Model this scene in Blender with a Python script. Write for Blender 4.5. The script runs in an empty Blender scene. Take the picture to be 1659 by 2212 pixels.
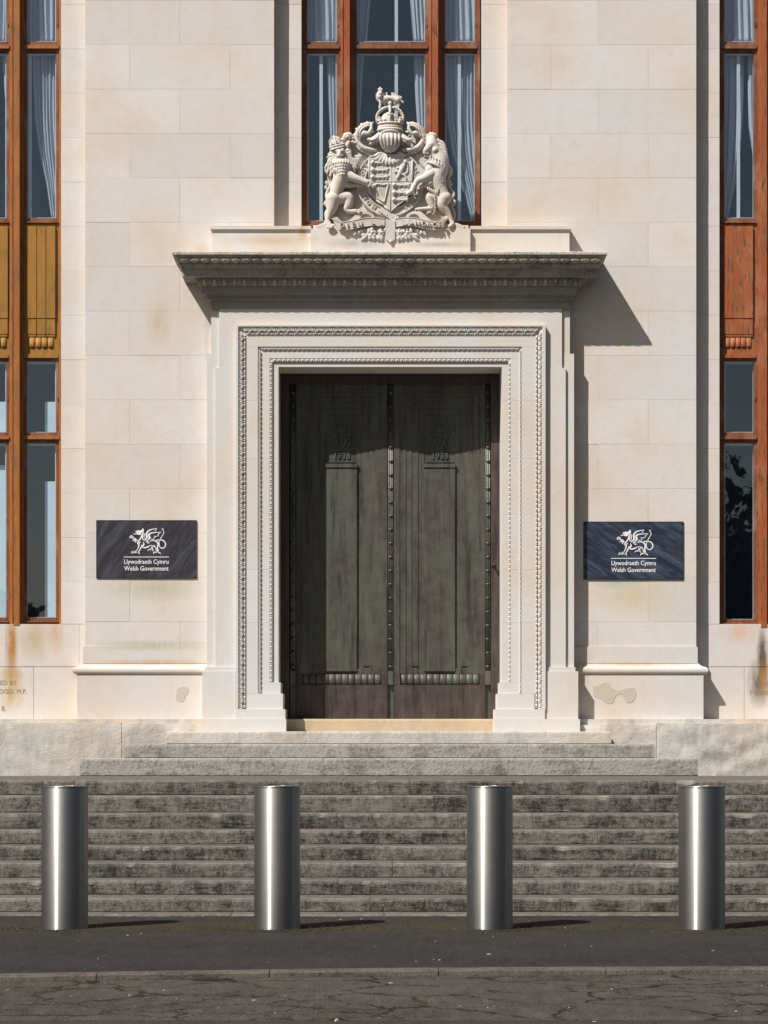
import bpy, bmesh, math, random
from mathutils import Vector, Matrix, Euler, noise as mnoise
random.seed(7)
PI = math.pi
scene = bpy.context.scene
# ------------------------------------------------------------------ camera
F, EYE, HX, HY = 4500.0, 1.226, 829.5, 1610.0
cam_d = bpy.data.cameras.new('camera'); cam = bpy.data.objects.new('camera', cam_d)
scene.collection.objects.link(cam); scene.camera = cam
cam.location = (0, 0, EYE); cam.rotation_euler = (PI/2, 0, 0)
cam_d.sensor_fit = 'HORIZONTAL'; cam_d.sensor_width = 36
cam_d.lens = 36*F/1659.0
cam_d.shift_y = (HY-1106)/1659.0
cam_d.clip_end = 3000
# ------------------------------------------------------------------ light
SUN = Vector((1.15, 1.0, -1.90)).normalized()
w = bpy.data.worlds.new('World'); scene.world = w; w.use_nodes = True
wn = w.node_tree.nodes; wl = w.node_tree.links
sky = wn.new('ShaderNodeTexSky'); sky.sky_type = 'NISHITA'; sky.sun_disc = False
sky.sun_elevation = math.asin(-SUN.z); sky.sun_rotation = math.atan2(-SUN.x, -SUN.y)
sky.air_density = 1.0; sky.dust_density = 1.2; sky.ozone_density = 1.0
gr=wn.new('ShaderNodeMix'); gr.data_type='RGBA'; gr.blend_type='MULTIPLY'; gr.inputs[0].default_value=1.0; gr.inputs[7].default_value=(1.12,.97,.80,1)
wl.new(sky.outputs[0],gr.inputs[6]); wl.new(gr.outputs[2], wn['Background'].inputs[0]); wn['Background'].inputs[1].default_value = 0.054
sd = bpy.data.lights.new('sun', 'SUN'); sd.energy = 4.6; sd.angle = math.radians(0.5); sd.color = (1, .955, .90)
so = bpy.data.objects.new('sun', sd); scene.collection.objects.link(so)
so.rotation_euler = SUN.to_track_quat('-Z', 'Y').to_euler(); so.location = (-20, -10, 30)
scene.view_settings.view_transform = 'Standard'; scene.view_settings.look = 'None'
scene.view_settings.exposure = 0.55; scene.view_settings.gamma = 1.0
# ------------------------------------------------------------------ helpers
def X(px, D): return (px-HX)*D/F
def Z(py, D): return EYE+(HY-py)*D/F
def link(o): scene.collection.objects.link(o)
ORG = {}
class MB:
    def __init__(s): s.v=[]; s.f=[]; s.t=[]; s.sm=[]; s.M=None
    def add(s, vs, fs, tint=0.0, smooth=False):
        b=len(s.v)
        for p in vs:
            p=Vector(p)
            if s.M is not None: p=s.M(p)
            s.v.append(p)
        for f in fs:
            s.f.append([b+i for i in f]); s.t.append(tint); s.sm.append(smooth)
    def box(s,x0,x1,y0,y1,z0,z1,tint=0.0):
        s.add([(x0,y0,z0),(x1,y0,z0),(x1,y1,z0),(x0,y1,z0),(x0,y0,z1),(x1,y0,z1),(x1,y1,z1),(x0,y1,z1)],
              [(0,1,5,4),(1,2,6,5),(2,3,7,6),(3,0,4,7),(4,5,6,7),(3,2,1,0)],tint)
    def pbox(s,xl,xr,yt,yb,D,D2,tint=0.0):
        """box whose front face measures xl..xr, yt..yb (photo units) at distance D, running back to D2"""
        s.box(X(xl,D),X(xr,D),D,D2,Z(yb,D),Z(yt,D),tint)
    def prism(s,poly,y0,y1,bev=0.0,smooth=False,tint=0.0):
        n=len(poly); c=[sum(p[0] for p in poly)/n,sum(p[1] for p in poly)/n]
        area=sum(poly[i][0]*poly[(i+1)%n][1]-poly[(i+1)%n][0]*poly[i][1] for i in range(n))
        sg=1 if area>0 else -1
        vs=[]
        if bev>0:
            ins=[]
            for i in range(n):
                a=Vector(poly[i-1]);b=Vector(poly[i]);d=Vector(poly[(i+1)%n])
                e1=(b-a);e2=(d-b)
                if e1.length<1e-9 or e2.length<1e-9: ins.append(b); continue
                e1.normalize();e2.normalize()
                nn=Vector((-e1.y-e2.y,e1.x+e2.x))*sg
                if nn.length>1e-6: nn.normalize()
                ins.append(b+nn*bev)
            vs+=[(p[0],y0,p[1]) for p in ins]
            vs+=[(p[0],y0+bev,p[1]) for p in poly]
        else:
            vs+=[(p[0],y0,p[1]) for p in poly]
        vs+=[(p[0],y1,p[1]) for p in poly]
        k=len(vs)//n; fs=[list(range(n))]
        for r in range(k-1):
            for i in range(n):
                j=(i+1)%n; fs.append((r*n+i,r*n+j,(r+1)*n+j,(r+1)*n+i))
        fs.append([(k-1)*n+i for i in reversed(range(n))])
        s.add(vs,fs,tint,smooth)
    def ell(s,c,r,nu=10,nv=6,tint=0.0):
        vs=[];fs=[]
        vs.append((c[0],c[1],c[2]+r[2]))
        for j in range(1,nv):
            a=PI*j/nv
            for i in range(nu):
                b=2*PI*i/nu
                vs.append((c[0]+r[0]*math.sin(a)*math.cos(b),c[1]+r[1]*math.sin(a)*math.sin(b),c[2]+r[2]*math.cos(a)))
        vs.append((c[0],c[1],c[2]-r[2])); L=len(vs)-1
        for i in range(nu):
            j=(i+1)%nu
            fs.append((0,1+i,1+j))
            for k in range(nv-2):
                fs.append((1+k*nu+i,1+(k+1)*nu+i,1+(k+1)*nu+j,1+k*nu+j))
            fs.append((L,1+(nv-2)*nu+j,1+(nv-2)*nu+i))
        s.add(vs,fs,tint,True)
    def tube(s,pts,rs,n=8,ys=1.0,tint=0.0):
        pts=[Vector(p) for p in pts]
        if not hasattr(rs,'__len__'): rs=[rs]*len(pts)
        vs=[];fs=[]
        for i,p in enumerate(pts):
            t=(pts[min(i+1,len(pts)-1)]-pts[max(i-1,0)])
            if t.length<1e-9: t=Vector((0,0,1))
            t.normalize()
            u=t.cross(Vector((0,1,0)))
            if u.length<1e-3: u=t.cross(Vector((1,0,0)))
            u.normalize(); q=t.cross(u)
            for k in range(n):
                a=2*PI*k/n; o=u*math.cos(a)*rs[i]+q*math.sin(a)*rs[i]; o.y*=ys
                vs.append(p+o)
        m=len(pts)
        for i in range(m-1):
            for k in range(n):
                l=(k+1)%n; fs.append((i*n+k,i*n+l,(i+1)*n+l,(i+1)*n+k))
        fs.append(list(range(n))); fs.append([(m-1)*n+k for k in reversed(range(n))])
        s.add(vs,fs,tint,True)
    def stroke(s,pts,ws,y0,y1,bev=0.0):
        """flat tapered stroke in the xz plane, given real thickness y0..y1"""
        pts=[Vector(p) for p in pts]; L=[];R=[]
        for i,p in enumerate(pts):
            t=pts[min(i+1,len(pts)-1)]-pts[max(i-1,0)]
            if t.length<1e-9: t=Vector((1,0))
            t.normalize(); nn=Vector((-t.y,t.x))*ws[i]/2
            L.append(p+nn);R.append(p-nn)
        vs=[];n=len(pts)
        for i in range(n):
            vs+=[(L[i].x,y0,L[i].y),(R[i].x,y0,R[i].y),(L[i].x,y1,L[i].y),(R[i].x,y1,R[i].y)]
        fs=[]
        for i in range(n-1):
            a=4*i;b=4*i+4
            fs+=[(a,a+1,b+1,b),(a+1,a+3,b+3,b+1),(a+3,a+2,b+2,b+3),(a+2,a,b,b+2)]
        fs+=[(0,2,3,1),(4*n-4,4*n-3,4*n-1,4*n-2)]
        s.add(vs,fs)
    def build(s,name,mat,parent=None,recalc=True):
        o=ORG.get(parent.name,Vector((0,0,0))) if parent else Vector((0,0,0))
        me=bpy.data.meshes.new(name)
        me.from_pydata([tuple(v-o) for v in s.v],[],s.f); me.update()
        if recalc:
            bm=bmesh.new(); bm.from_mesh(me); bmesh.ops.recalc_face_normals(bm,faces=bm.faces); bm.to_mesh(me); bm.free()
        a=me.attributes.new('tint','FLOAT','FACE'); a.data.foreach_set('value',s.t)
        me.polygons.foreach_set('use_smooth',s.sm)
        me.materials.append(mat)
        ob=bpy.data.objects.new(name,me); link(ob)
        if parent: ob.parent=parent; ORG[ob.name]=o
        return ob
def meshobj(name,me,mat,parent):
    o=ORG.get(parent.name,Vector((0,0,0))) if parent else Vector((0,0,0))
    me.transform(Matrix.Translation(-o)); me.materials.clear(); me.materials.append(mat)
    ob=bpy.data.objects.new(name,me); link(ob)
    if parent: ob.parent=parent; ORG[ob.name]=o
    return ob
def thing(name,label,cat,loc,group=None):
    e=bpy.data.objects.new(name,None); link(e); e.location=loc; e.empty_display_size=.2
    ORG[e.name]=Vector(loc); e['label']=label; e['category']=cat
    if group: e['group']=group
    return e
def tag(o,label,cat,group=None):
    o['label']=label;o['category']=cat
    if group:o['group']=group
    return o
def struct(o,kind='structure'): o['kind']=kind; return o
def catmull(P,n=6):
    P=[Vector(p) for p in P]; out=[]
    for i in range(len(P)-1):
        a=P[max(i-1,0)];b=P[i];c=P[i+1];d=P[min(i+2,len(P)-1)]
        for k in range(n):
            t=k/n
            out.append(.5*((2*b)+(c-a)*t+(2*a-5*b+4*c-d)*t*t+(3*b-a-3*c+d)*t**3))
    out.append(P[-1]); return out
def textgeo(s,size,depth,sx=1.0,align='CENTER',bold=0.0,spacing=1.0):
    c=bpy.data.curves.new('txt','FONT'); c.body=s; c.size=size; c.extrude=depth; c.align_x=align
    c.offset=bold; c.space_character=spacing; c.resolution_u=3
    o=bpy.data.objects.new('txt',c); link(o)
    dg=bpy.context.evaluated_depsgraph_get(); me=bpy.data.meshes.new_from_object(o.evaluated_get(dg))
    vs=[(v.co.x*sx,v.co.y,v.co.z) for v in me.vertices]; fs=[tuple(p.vertices) for p in me.polygons]
    bpy.data.objects.remove(o); bpy.data.meshes.remove(me); bpy.data.curves.remove(c)
    return vs,fs
def put_text(mb,s,size,x,z,y,depth=.003,sx=1.0,align='CENTER',bold=0.0,rot=0.0,spacing=1.0):
    vs,fs=textgeo(s,size,depth,sx,align,bold,spacing)
    ca,sa=math.cos(rot),math.sin(rot)
    mb.add([(x+a*ca-b*sa,y-c,z+a*sa+b*ca) for a,b,c in vs],fs)
# ------------------------------------------------------------------ materials
class NT:
    def __init__(s,name):
        s.m=bpy.data.materials.new(name); s.m.use_nodes=True; s.n=s.m.node_tree.nodes; s.l=s.m.node_tree.links
        s.b=s.n['Principled BSDF']; s.out=s.n['Material Output']
        s.geo=s.n.new('ShaderNodeNewGeometry').outputs['Position']
    def new(s,t,**k):
        n=s.n.new(t)
        for a,b in k.items(): setattr(n,a,b)
        return n
    def inp(s,sock,v):
        if hasattr(v,'links') or hasattr(v,'is_linked'): s.l.new(v,sock)
        else: sock.default_value=v
    def noise(s,scale,detail=4,rough=.6,dist=0,stretch=None,vec=None,off=0.0):
        n=s.new('ShaderNodeTexNoise'); n.inputs['Scale'].default_value=scale; n.inputs['Detail'].default_value=detail
        n.inputs['Roughness'].default_value=rough; n.inputs['Distortion'].default_value=dist
        mp=s.new('ShaderNodeMapping'); mp.inputs['Scale'].default_value=stretch or (1,1,1); mp.inputs['Location'].default_value=(off,off*.7,off*1.3)
        s.l.new(vec or s.geo,mp.inputs[0]); s.l.new(mp.outputs[0],n.inputs['Vector']); return n.outputs['Fac']
    def vor(s,scale,feature='DISTANCE_TO_EDGE',stretch=(1,1,1),vec=None):
        n=s.new('ShaderNodeTexVoronoi',feature=feature); n.inputs['Scale'].default_value=scale
        mp=s.new('ShaderNodeMapping'); mp.inputs['Scale'].default_value=stretch
        s.l.new(vec or s.geo,mp.inputs[0]); s.l.new(mp.outputs[0],n.inputs['Vector']); return n.outputs[0]
    def rng(s,v,a,b,c=0,d=1):
        n=s.new('ShaderNodeMapRange'); n.inputs[1].default_value=a;n.inputs[2].default_value=b;n.inputs[3].default_value=c;n.inputs[4].default_value=d
        s.l.new(v,n.inputs[0]); return n.outputs[0]
    def math(s,op,a,b=0.0):
        n=s.new('ShaderNodeMath',operation=op); s.inp(n.inputs[0],a); s.inp(n.inputs[1],b); return n.outputs[0]
    def mix(s,f,a,b,mode='MIX'):
        n=s.new('ShaderNodeMix',data_type='RGBA',blend_type=mode); s.inp(n.inputs[0],f)
        for k,v in ((6,a),(7,b)):
            if isinstance(v,tuple): n.inputs[k].default_value=(v[0],v[1],v[2],1)
            else: s.l.new(v,n.inputs[k])
        return n.outputs[2]
    def attr(s,name):
        n=s.new('ShaderNodeAttribute',attribute_name=name); return n.outputs['Fac']
    def xyz(s):
        n=s.new('ShaderNodeSeparateXYZ'); s.l.new(s.geo,n.inputs[0]); return n.outputs
    def done(s,col,rough=.8,bump=None,bs=.3,bd=.01,metal=0,spec=None):
        s.inp(s.b.inputs['Base Color'],col if not isinstance(col,tuple) else (*col,1))
        s.inp(s.b.inputs['Roughness'],rough); s.inp(s.b.inputs['Metallic'],metal)
        if spec is not None: s.b.inputs['Specular IOR Level'].default_value=spec
        if bump is not None:
            n=s.new('ShaderNodeBump'); n.inputs['Strength'].default_value=bs; n.inputs['Distance'].default_value=bd
            s.l.new(bump,n.inputs['Height']); s.l.new(n.outputs[0],s.b.inputs['Normal'])
        return s.m
    def stain(s,col,cx,cz,sx,sz,c,st,ns):
        sub=s.new('ShaderNodeVectorMath',operation='SUBTRACT'); s.l.new(s.geo,sub.inputs[0]); sub.inputs[1].default_value=(cx,0,cz)
        mul=s.new('ShaderNodeVectorMath',operation='MULTIPLY'); s.l.new(sub.outputs[0],mul.inputs[0]); mul.inputs[1].default_value=(1/sx,0,1/sz)
        ln=s.new('ShaderNodeVectorMath',operation='LENGTH'); s.l.new(mul.outputs[0],ln.inputs[0])
        m=s.rng(ln.outputs['Value'],1.0,.15,0,1); m=s.math('MULTIPLY',m,ns); m=s.math('MULTIPLY',m,st)
        m=s.math('MINIMUM',m,1.0)
        return s.mix(m,col,c)
def limestone(name,base,var=.5,stains=(),grime=0.0,bumpd=.004):
    t=NT(name)
    tint=t.attr('tint'); n1=t.noise(1.1,5,.6); n2=t.noise(9,5,.65,off=3); n3=t.noise(70,3,.6,off=5); n4=t.noise(2.5,4,.6,stretch=(3,1,.5),off=9)
    warm=tuple(a*b for a,b in zip(base,(1.02,.95,.875))); cool=tuple(a*b for a,b in zip(base,(.99,1.03,1.08)))
    dark=tuple(a*b for a,b in zip(base,(.82,.745,.70)))
    c=t.mix(t.rng(n1,.35,.65),cool,warm)
    c=t.mix(t.rng(t.math('ADD',n1,tint),.55,.85,0,.75*var),c,dark)
    c=t.mix(t.rng(n4,.55,.8,0,.5*var),c,tuple(a*b for a,b in zip(base,(.93,.82,.66))))
    c=t.mix(t.rng(n2,.5,.75,0,.35*var),c,tuple(a*.8 for a in base))
    # shelly bedding marks
    fl=t.noise(14,6,.7,dist=1.5,stretch=(.6,1,2.6),off=21)
    c=t.mix(t.rng(fl,.68,.74,0,.45),c,tuple(a*.6 for a in base))
    br=t.math('ADD',t.math('MULTIPLY',tint,.55),1.0)
    cc=t.new('ShaderNodeCombineColor'); [t.l.new(br,cc.inputs[i]) for i in range(3)]
    c=t.mix(1.0,c,cc.outputs[0],'MULTIPLY')
    if grime>0:
        g=t.noise(3,6,.7,stretch=(1.5,1,.4),off=31)
        c=t.mix(t.rng(g,.45,.75,0,grime),c,(.16,.15,.13))
    ns=t.rng(t.noise(6,6,.75,stretch=(2.2,1,.45),off=41),.22,.50)
    for s_ in stains: c=t.stain(c,*s_,ns)
    h=t.math('ADD',t.math('MULTIPLY',n3,.35),t.math('ADD',n2,t.math('MULTIPLY',t.rng(fl,.66,.76),-.6)))
    return t.done(c,.85,h,.5,bumpd,spec=.3)
def weathered(name,light,dark,amt=.5,scale=5,bd=.01,top=None,cell=True):
    t=NT(name); tint=t.attr('tint')
    a=t.noise(scale*.35,5,.6); b=t.noise(scale*1.6,8,.75,off=4); c2=t.noise(scale*7,6,.75,off=8); v=t.noise(scale,5,.7,stretch=(2.2,1,.5),off=12)
    s1=t.math('ADD',t.math('MULTIPLY',a,.5),t.math('MULTIPLY',b,.6)); s1=t.math('ADD',s1,t.math('MULTIPLY',v,.3)); s1=t.math('ADD',s1,t.math('MULTIPLY',c2,.45)); s1=t.math('ADD',s1,t.math('MULTIPLY',t.math('ADD',t.noise(scale*1.3,6,.7,stretch=(.35,1,3.5),off=27),-.5),.45 if cell else 0)); s1=t.math('ADD',s1,t.math('MULTIPLY',tint,.35))
    m=t.rng(s1,.93-amt*.25,1.10-amt*.12,0,1)
    col=t.mix(m,light,dark)
    col=t.mix(t.rng(c2,.52,.68,0,.55),col,tuple(x*.45 for x in dark))
    col=t.mix(t.rng(t.noise(scale*3.1,5,.7,off=19),.58,.68,0,.6),col,tuple(min(1,x*1.25) for x in light))
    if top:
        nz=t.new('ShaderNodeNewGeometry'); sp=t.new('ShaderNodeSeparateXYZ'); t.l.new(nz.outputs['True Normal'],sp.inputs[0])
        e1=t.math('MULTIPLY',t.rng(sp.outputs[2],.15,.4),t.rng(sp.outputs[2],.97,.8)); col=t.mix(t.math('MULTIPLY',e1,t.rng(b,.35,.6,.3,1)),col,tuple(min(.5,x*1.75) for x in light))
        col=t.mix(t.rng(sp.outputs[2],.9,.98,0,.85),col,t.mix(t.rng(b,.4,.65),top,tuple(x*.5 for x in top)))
    h=t.math('ADD',b,t.math('MULTIPLY',c2,1.2))
    return t.done(col,.9,h,.8,bd,spec=.2)
ST=(.625,.582,.542)
pst=[]
def S(px,py,sx,sy,c,st,D=21.8): pst.append((X(px,D),Z(py,D),sx*D/F,sy*D/F,c,st))
RUST=(.42,.20,.06); BLK=(.10,.075,.06); GRN=(.42,.42,.30); TAN=(.50,.38,.25)
S(24,1395,15,80,RUST,1.3); S(24,1458,28,22,RUST,.9); S(24,1490,30,65,(.5,.36,.16),.9); S(75,1380,40,60,TAN,.8); S(120,1370,20,55,(.55,.33,.2),.7)
S(1648,1420,14,75,BLK,1.4); S(1640,1475,30,60,BLK,.9); S(1650,1470,14,60,RUST,.8); S(1600,1365,60,30,(.62,.36,.25),.6)
S(330,1272,130,35,GRN,.7); S(330,1395,150,14,GRN,.9); S(1370,1290,90,50,(.55,.46,.28),.7); S(1330,1262,60,14,(.40,.47,.40),.8)
S(330,1432,160,10,TAN,.8); S(1380,1437,140,8,TAN,.7); S(860,675,120,14,(.5,.36,.25),.8); S(640,672,90,10,(.5,.38,.3),.7)
S(345,700,35,60,TAN,.6); S(560,1555,40,25,TAN,.3); S(440,560,30,35,TAN,.7); S(655,512,12,22,(.55,.30,.18),.8); S(600,530,140,14,TAN,.5)
S(450,750,10,130,(.42,.37,.32),.5); S(1255,1440,30,80,TAN,.5); S(770,540,80,14,(.3,.28,.25),.6); S(950,542,90,8,(.3,.28,.25),.6)
M={}
M['stone']=limestone('portland_stone',ST,.8,pst)
M['clean']=limestone('carved_stone',(.60,.572,.535),.45,[])
M['block']=limestone('pedestal_stone',(.645,.61,.565),.7,[s for s in pst if s[1]>Z(560,21.8)])
M['arms']=limestone('sculpted_stone',(.56,.52,.475),.6,[],bumpd=.012)
M['base']=limestone('base_course_stone',(.56,.525,.475),.7,[],.55,.02)
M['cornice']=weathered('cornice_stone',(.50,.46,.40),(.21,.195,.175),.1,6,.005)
M['soffit']=limestone('soffit_and_frieze_shade_stone',(.31,.285,.255),.6,[],.3)
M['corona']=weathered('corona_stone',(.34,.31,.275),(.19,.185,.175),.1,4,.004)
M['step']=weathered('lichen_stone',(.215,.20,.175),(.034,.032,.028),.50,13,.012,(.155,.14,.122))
M['upstep']=weathered('upper_step_stone',(.35,.33,.30),(.17,.162,.15),.25,5,.010,(.30,.28,.25))
M['sill']=limestone('threshold_stone',(.50,.40,.28),.8,[],.2,.01)
M['patch']=limestone('repair_mortar',(.52,.475,.415),.5,[],0,.01)
def rusty(name,a,b,c,streak):
    t=NT(name); n=t.noise(5,6,.65,stretch=(4,4,.6)); n2=t.noise(18,6,.7,stretch=(1.5,1,.8),off=5); n3=t.noise(7,6,.7,stretch=(5,5,.7),off=8)
    col=t.mix(t.rng(n,.38,.62),a,b); col=t.mix(t.rng(t.noise(2.6,5,.65,stretch=(1.6,1,.8),off=25),.5,.66,0,.75),col,c); col=t.mix(t.rng(n2,.55,.75,0,.5),col,c); col=t.mix(t.rng(n3,.54,.66,0,streak),col,(.035,.028,.02))
    return t.done(col,.6,n2,.3,.004,spec=.3)
M['rust_o']=rusty('oxidised_orange_steel',(.34,.075,.024),(.25,.09,.035),(.36,.15,.07),.85)
M['rust_y']=rusty('ochre_painted_steel',(.30,.145,.022),(.36,.165,.027),(.16,.115,.035),.35)
M['rust_m']=rusty('ochre_brown_steel',(.30,.10,.025),(.36,.14,.03),(.22,.10,.04),.5)
M['sash']=rusty('brown_sash_steel',(.16,.055,.022),(.22,.08,.035),(.30,.2,.15),.6)
def simple(name,c,r=.6,metal=0,bs=0,sc=30,var=.2):
    t=NT(name); n=t.noise(sc,5,.6); col=t.mix(t.rng(n,.35,.65),tuple(x*(1-var) for x in c),tuple(min(1,x*(1+var)) for x in c))
    return t.done(col,r,n if bs else None,bs,.004,metal)
M['white']=simple('white_frame_paint',(.72,.74,.72),.5,var=.08)
M['blind']=simple('frosted_blind',(.74,.82,.86),.8,var=.05,sc=3)
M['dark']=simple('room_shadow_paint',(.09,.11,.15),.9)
M['iron']=simple('dark_bronze_metal',(.05,.043,.038),.45,.6)
M['logo']=simple('white_enamel',(.82,.82,.83),.5,var=.03)
t=NT('curtain_fabric'); n=t.noise(40,3,.6,stretch=(6,6,.3)); c=t.mix(t.rng(n,.3,.7),(.62,.62,.68),(.72,.72,.78)); t.done(c,.9)
tr=t.new('ShaderNodeBsdfTranslucent'); tr.inputs[0].default_value=(.6,.62,.7,1); mx=t.new('ShaderNodeMixShader'); mx.inputs[0].default_value=.25
t.l.new(t.b.outputs[0],mx.inputs[1]); t.l.new(tr.outputs[0],mx.inputs[2]); t.l.new(mx.outputs[0],t.out.inputs[0]); M['curtain']=t.m
# window glass: clear pane with a real Fresnel reflection
t=NT('window_glass'); lw=t.new('ShaderNodeLayerWeight'); fv=t.math('ADD',t.math('MULTIPLY',t.math('POWER',lw.outputs['Facing'],5.0),.8),.085)
gl=t.new('ShaderNodeBsdfGlossy'); gl.inputs['Roughness'].default_value=.015; gl.inputs[0].default_value=(.85,.92,1,1)
tp=t.new('ShaderNodeBsdfTransparent'); tp.inputs[0].default_value=(.90,.94,.97,1); mx=t.new('ShaderNodeMixShader')
bp=t.new('ShaderNodeBump'); bp.inputs['Strength'].default_value=.06; bp.inputs['Distance'].default_value=.02; t.l.new(t.noise(2.2,3,.5),bp.inputs['Height'])
t.l.new(bp.outputs[0],gl.inputs['Normal']); t.l.new(fv,mx.inputs[0]); t.l.new(tp.outputs[0],mx.inputs[1]); t.l.new(gl.outputs[0],mx.inputs[2])
t.l.new(mx.outputs[0],t.out.inputs[0]); M['glass']=t.m
# bronze
def bronze(name,base,green,ga,rough=.55):
    t=NT(name); n=t.noise(2.2,6,.65,stretch=(2.2,1,.5)); n2=t.noise(9,6,.7,off=6); n3=t.noise(60,4,.6,off=3); n4=t.noise(3.5,6,.7,stretch=(4,1,.35),off=14)
    col=t.mix(t.rng(n2,.35,.7),base,tuple(x*1.5 for x in base)); col=t.mix(t.rng(n,.42,.65,0,ga),col,green)
    col=t.mix(t.rng(n4,.51,.66,0,.8),col,tuple(x*.4 for x in base)); col=t.mix(t.rng(n4,.30,.45,.7,0),col,(.13,.115,.09))
    return t.done(col,t.rng(n2,.3,.7,rough-.1,rough+.15),t.math('ADD',n3,n2),.25,.003,.35)
M['bronze']=bronze('patinated_bronze',(.066,.056,.048),(.092,.105,.080),.9)
M['bronze_f']=bronze('brown_bronze',(.058,.044,.040),(.06,.055,.045),.4)
M['bronze_g']=bronze('green_bronze_plate',(.085,.085,.070),(.13,.15,.13),.8); M['plate']=bronze('cypher_plate_bronze',(.055,.054,.047),(.085,.095,.082),.7)
M['rod']=bronze('worn_rod_bronze',(.095,.088,.074),(.12,.14,.12),.7,.42)
def plaque_mat(name,a,b,ang):
    t=NT(name); mp=t.new('ShaderNodeMapping'); mp.inputs['Rotation'].default_value=(0,ang,0); t.l.new(t.geo,mp.inputs[0])
    n=t.noise(5,5,.6,dist=.6,stretch=(.7,1,4),vec=mp.outputs[0]); n2=t.noise(3,5,.6,off=7)
    col=t.mix(t.rng(n,.42,.68),a,b); col=t.mix(t.rng(n2,.5,.75,0,.6),col,(.055,.038,.036))
    return t.done(col,t.rng(n,.3,.7,.5,.38),None,metal=.3)
M['plq_l']=plaque_mat('bronze_plaque_face',(.032,.028,.036),(.085,.085,.115),1.0)
M['plq_r']=plaque_mat('blue_bronze_plaque_face',(.022,.028,.050),(.085,.11,.17),-.5)
# steel
t=NT('brushed_steel'); tc=t.new('ShaderNodeTexCoord').outputs['Object']
n=t.noise(30,5,.7,stretch=(.1,.1,9),vec=tc); n2=t.noise(3,4,.6,vec=tc)
g1=t.new('ShaderNodeBsdfAnisotropic'); g2=t.new('ShaderNodeBsdfAnisotropic')
g1.inputs[0].default_value=(.60,.58,.55,1); g3=t.new('ShaderNodeBsdfAnisotropic'); g3.inputs[0].default_value=(.52,.50,.48,1); g3.inputs['Roughness'].default_value=.52; g2.inputs[0].default_value=(.30,.29,.275,1); g1.inputs['Roughness'].default_value=.185; t.l.new(t.rng(n,.3,.7,.56,.64),g2.inputs['Roughness'])
for g_ in (g1,g2,g3):
    g_.inputs['Anisotropy'].default_value={g1:.975,g2:.30,g3:.78}[g_]; tg=t.new('ShaderNodeTangent'); tg.direction_type='RADIAL'; tg.axis='Z'; t.l.new(tg.outputs[0],g_.inputs['Tangent'])
bp=t.new('ShaderNodeBump'); bp.inputs['Strength'].default_value=.05; bp.inputs['Distance'].default_value=.002; t.l.new(n,bp.inputs['Height']); t.l.new(bp.outputs[0],g1.inputs['Normal']); t.l.new(bp.outputs[0],g2.inputs['Normal']); t.l.new(bp.outputs[0],g3.inputs['Normal'])
mx=t.new('ShaderNodeMixShader'); t.l.new(t.rng(n2,.3,.7,.84,.90),mx.inputs[0]); t.l.new(g1.outputs[0],mx.inputs[1]); t.l.new(g2.outputs[0],mx.inputs[2])
mx2=t.new('ShaderNodeMixShader'); t.l.new(t.rng(n2,.3,.7,.38,.56),mx2.inputs[0]); t.l.new(mx.outputs[0],mx2.inputs[1]); t.l.new(g3.outputs[0],mx2.inputs[2])
t.l.new(mx2.outputs[0],t.out.inputs[0]); M['steel']=t.m
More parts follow.
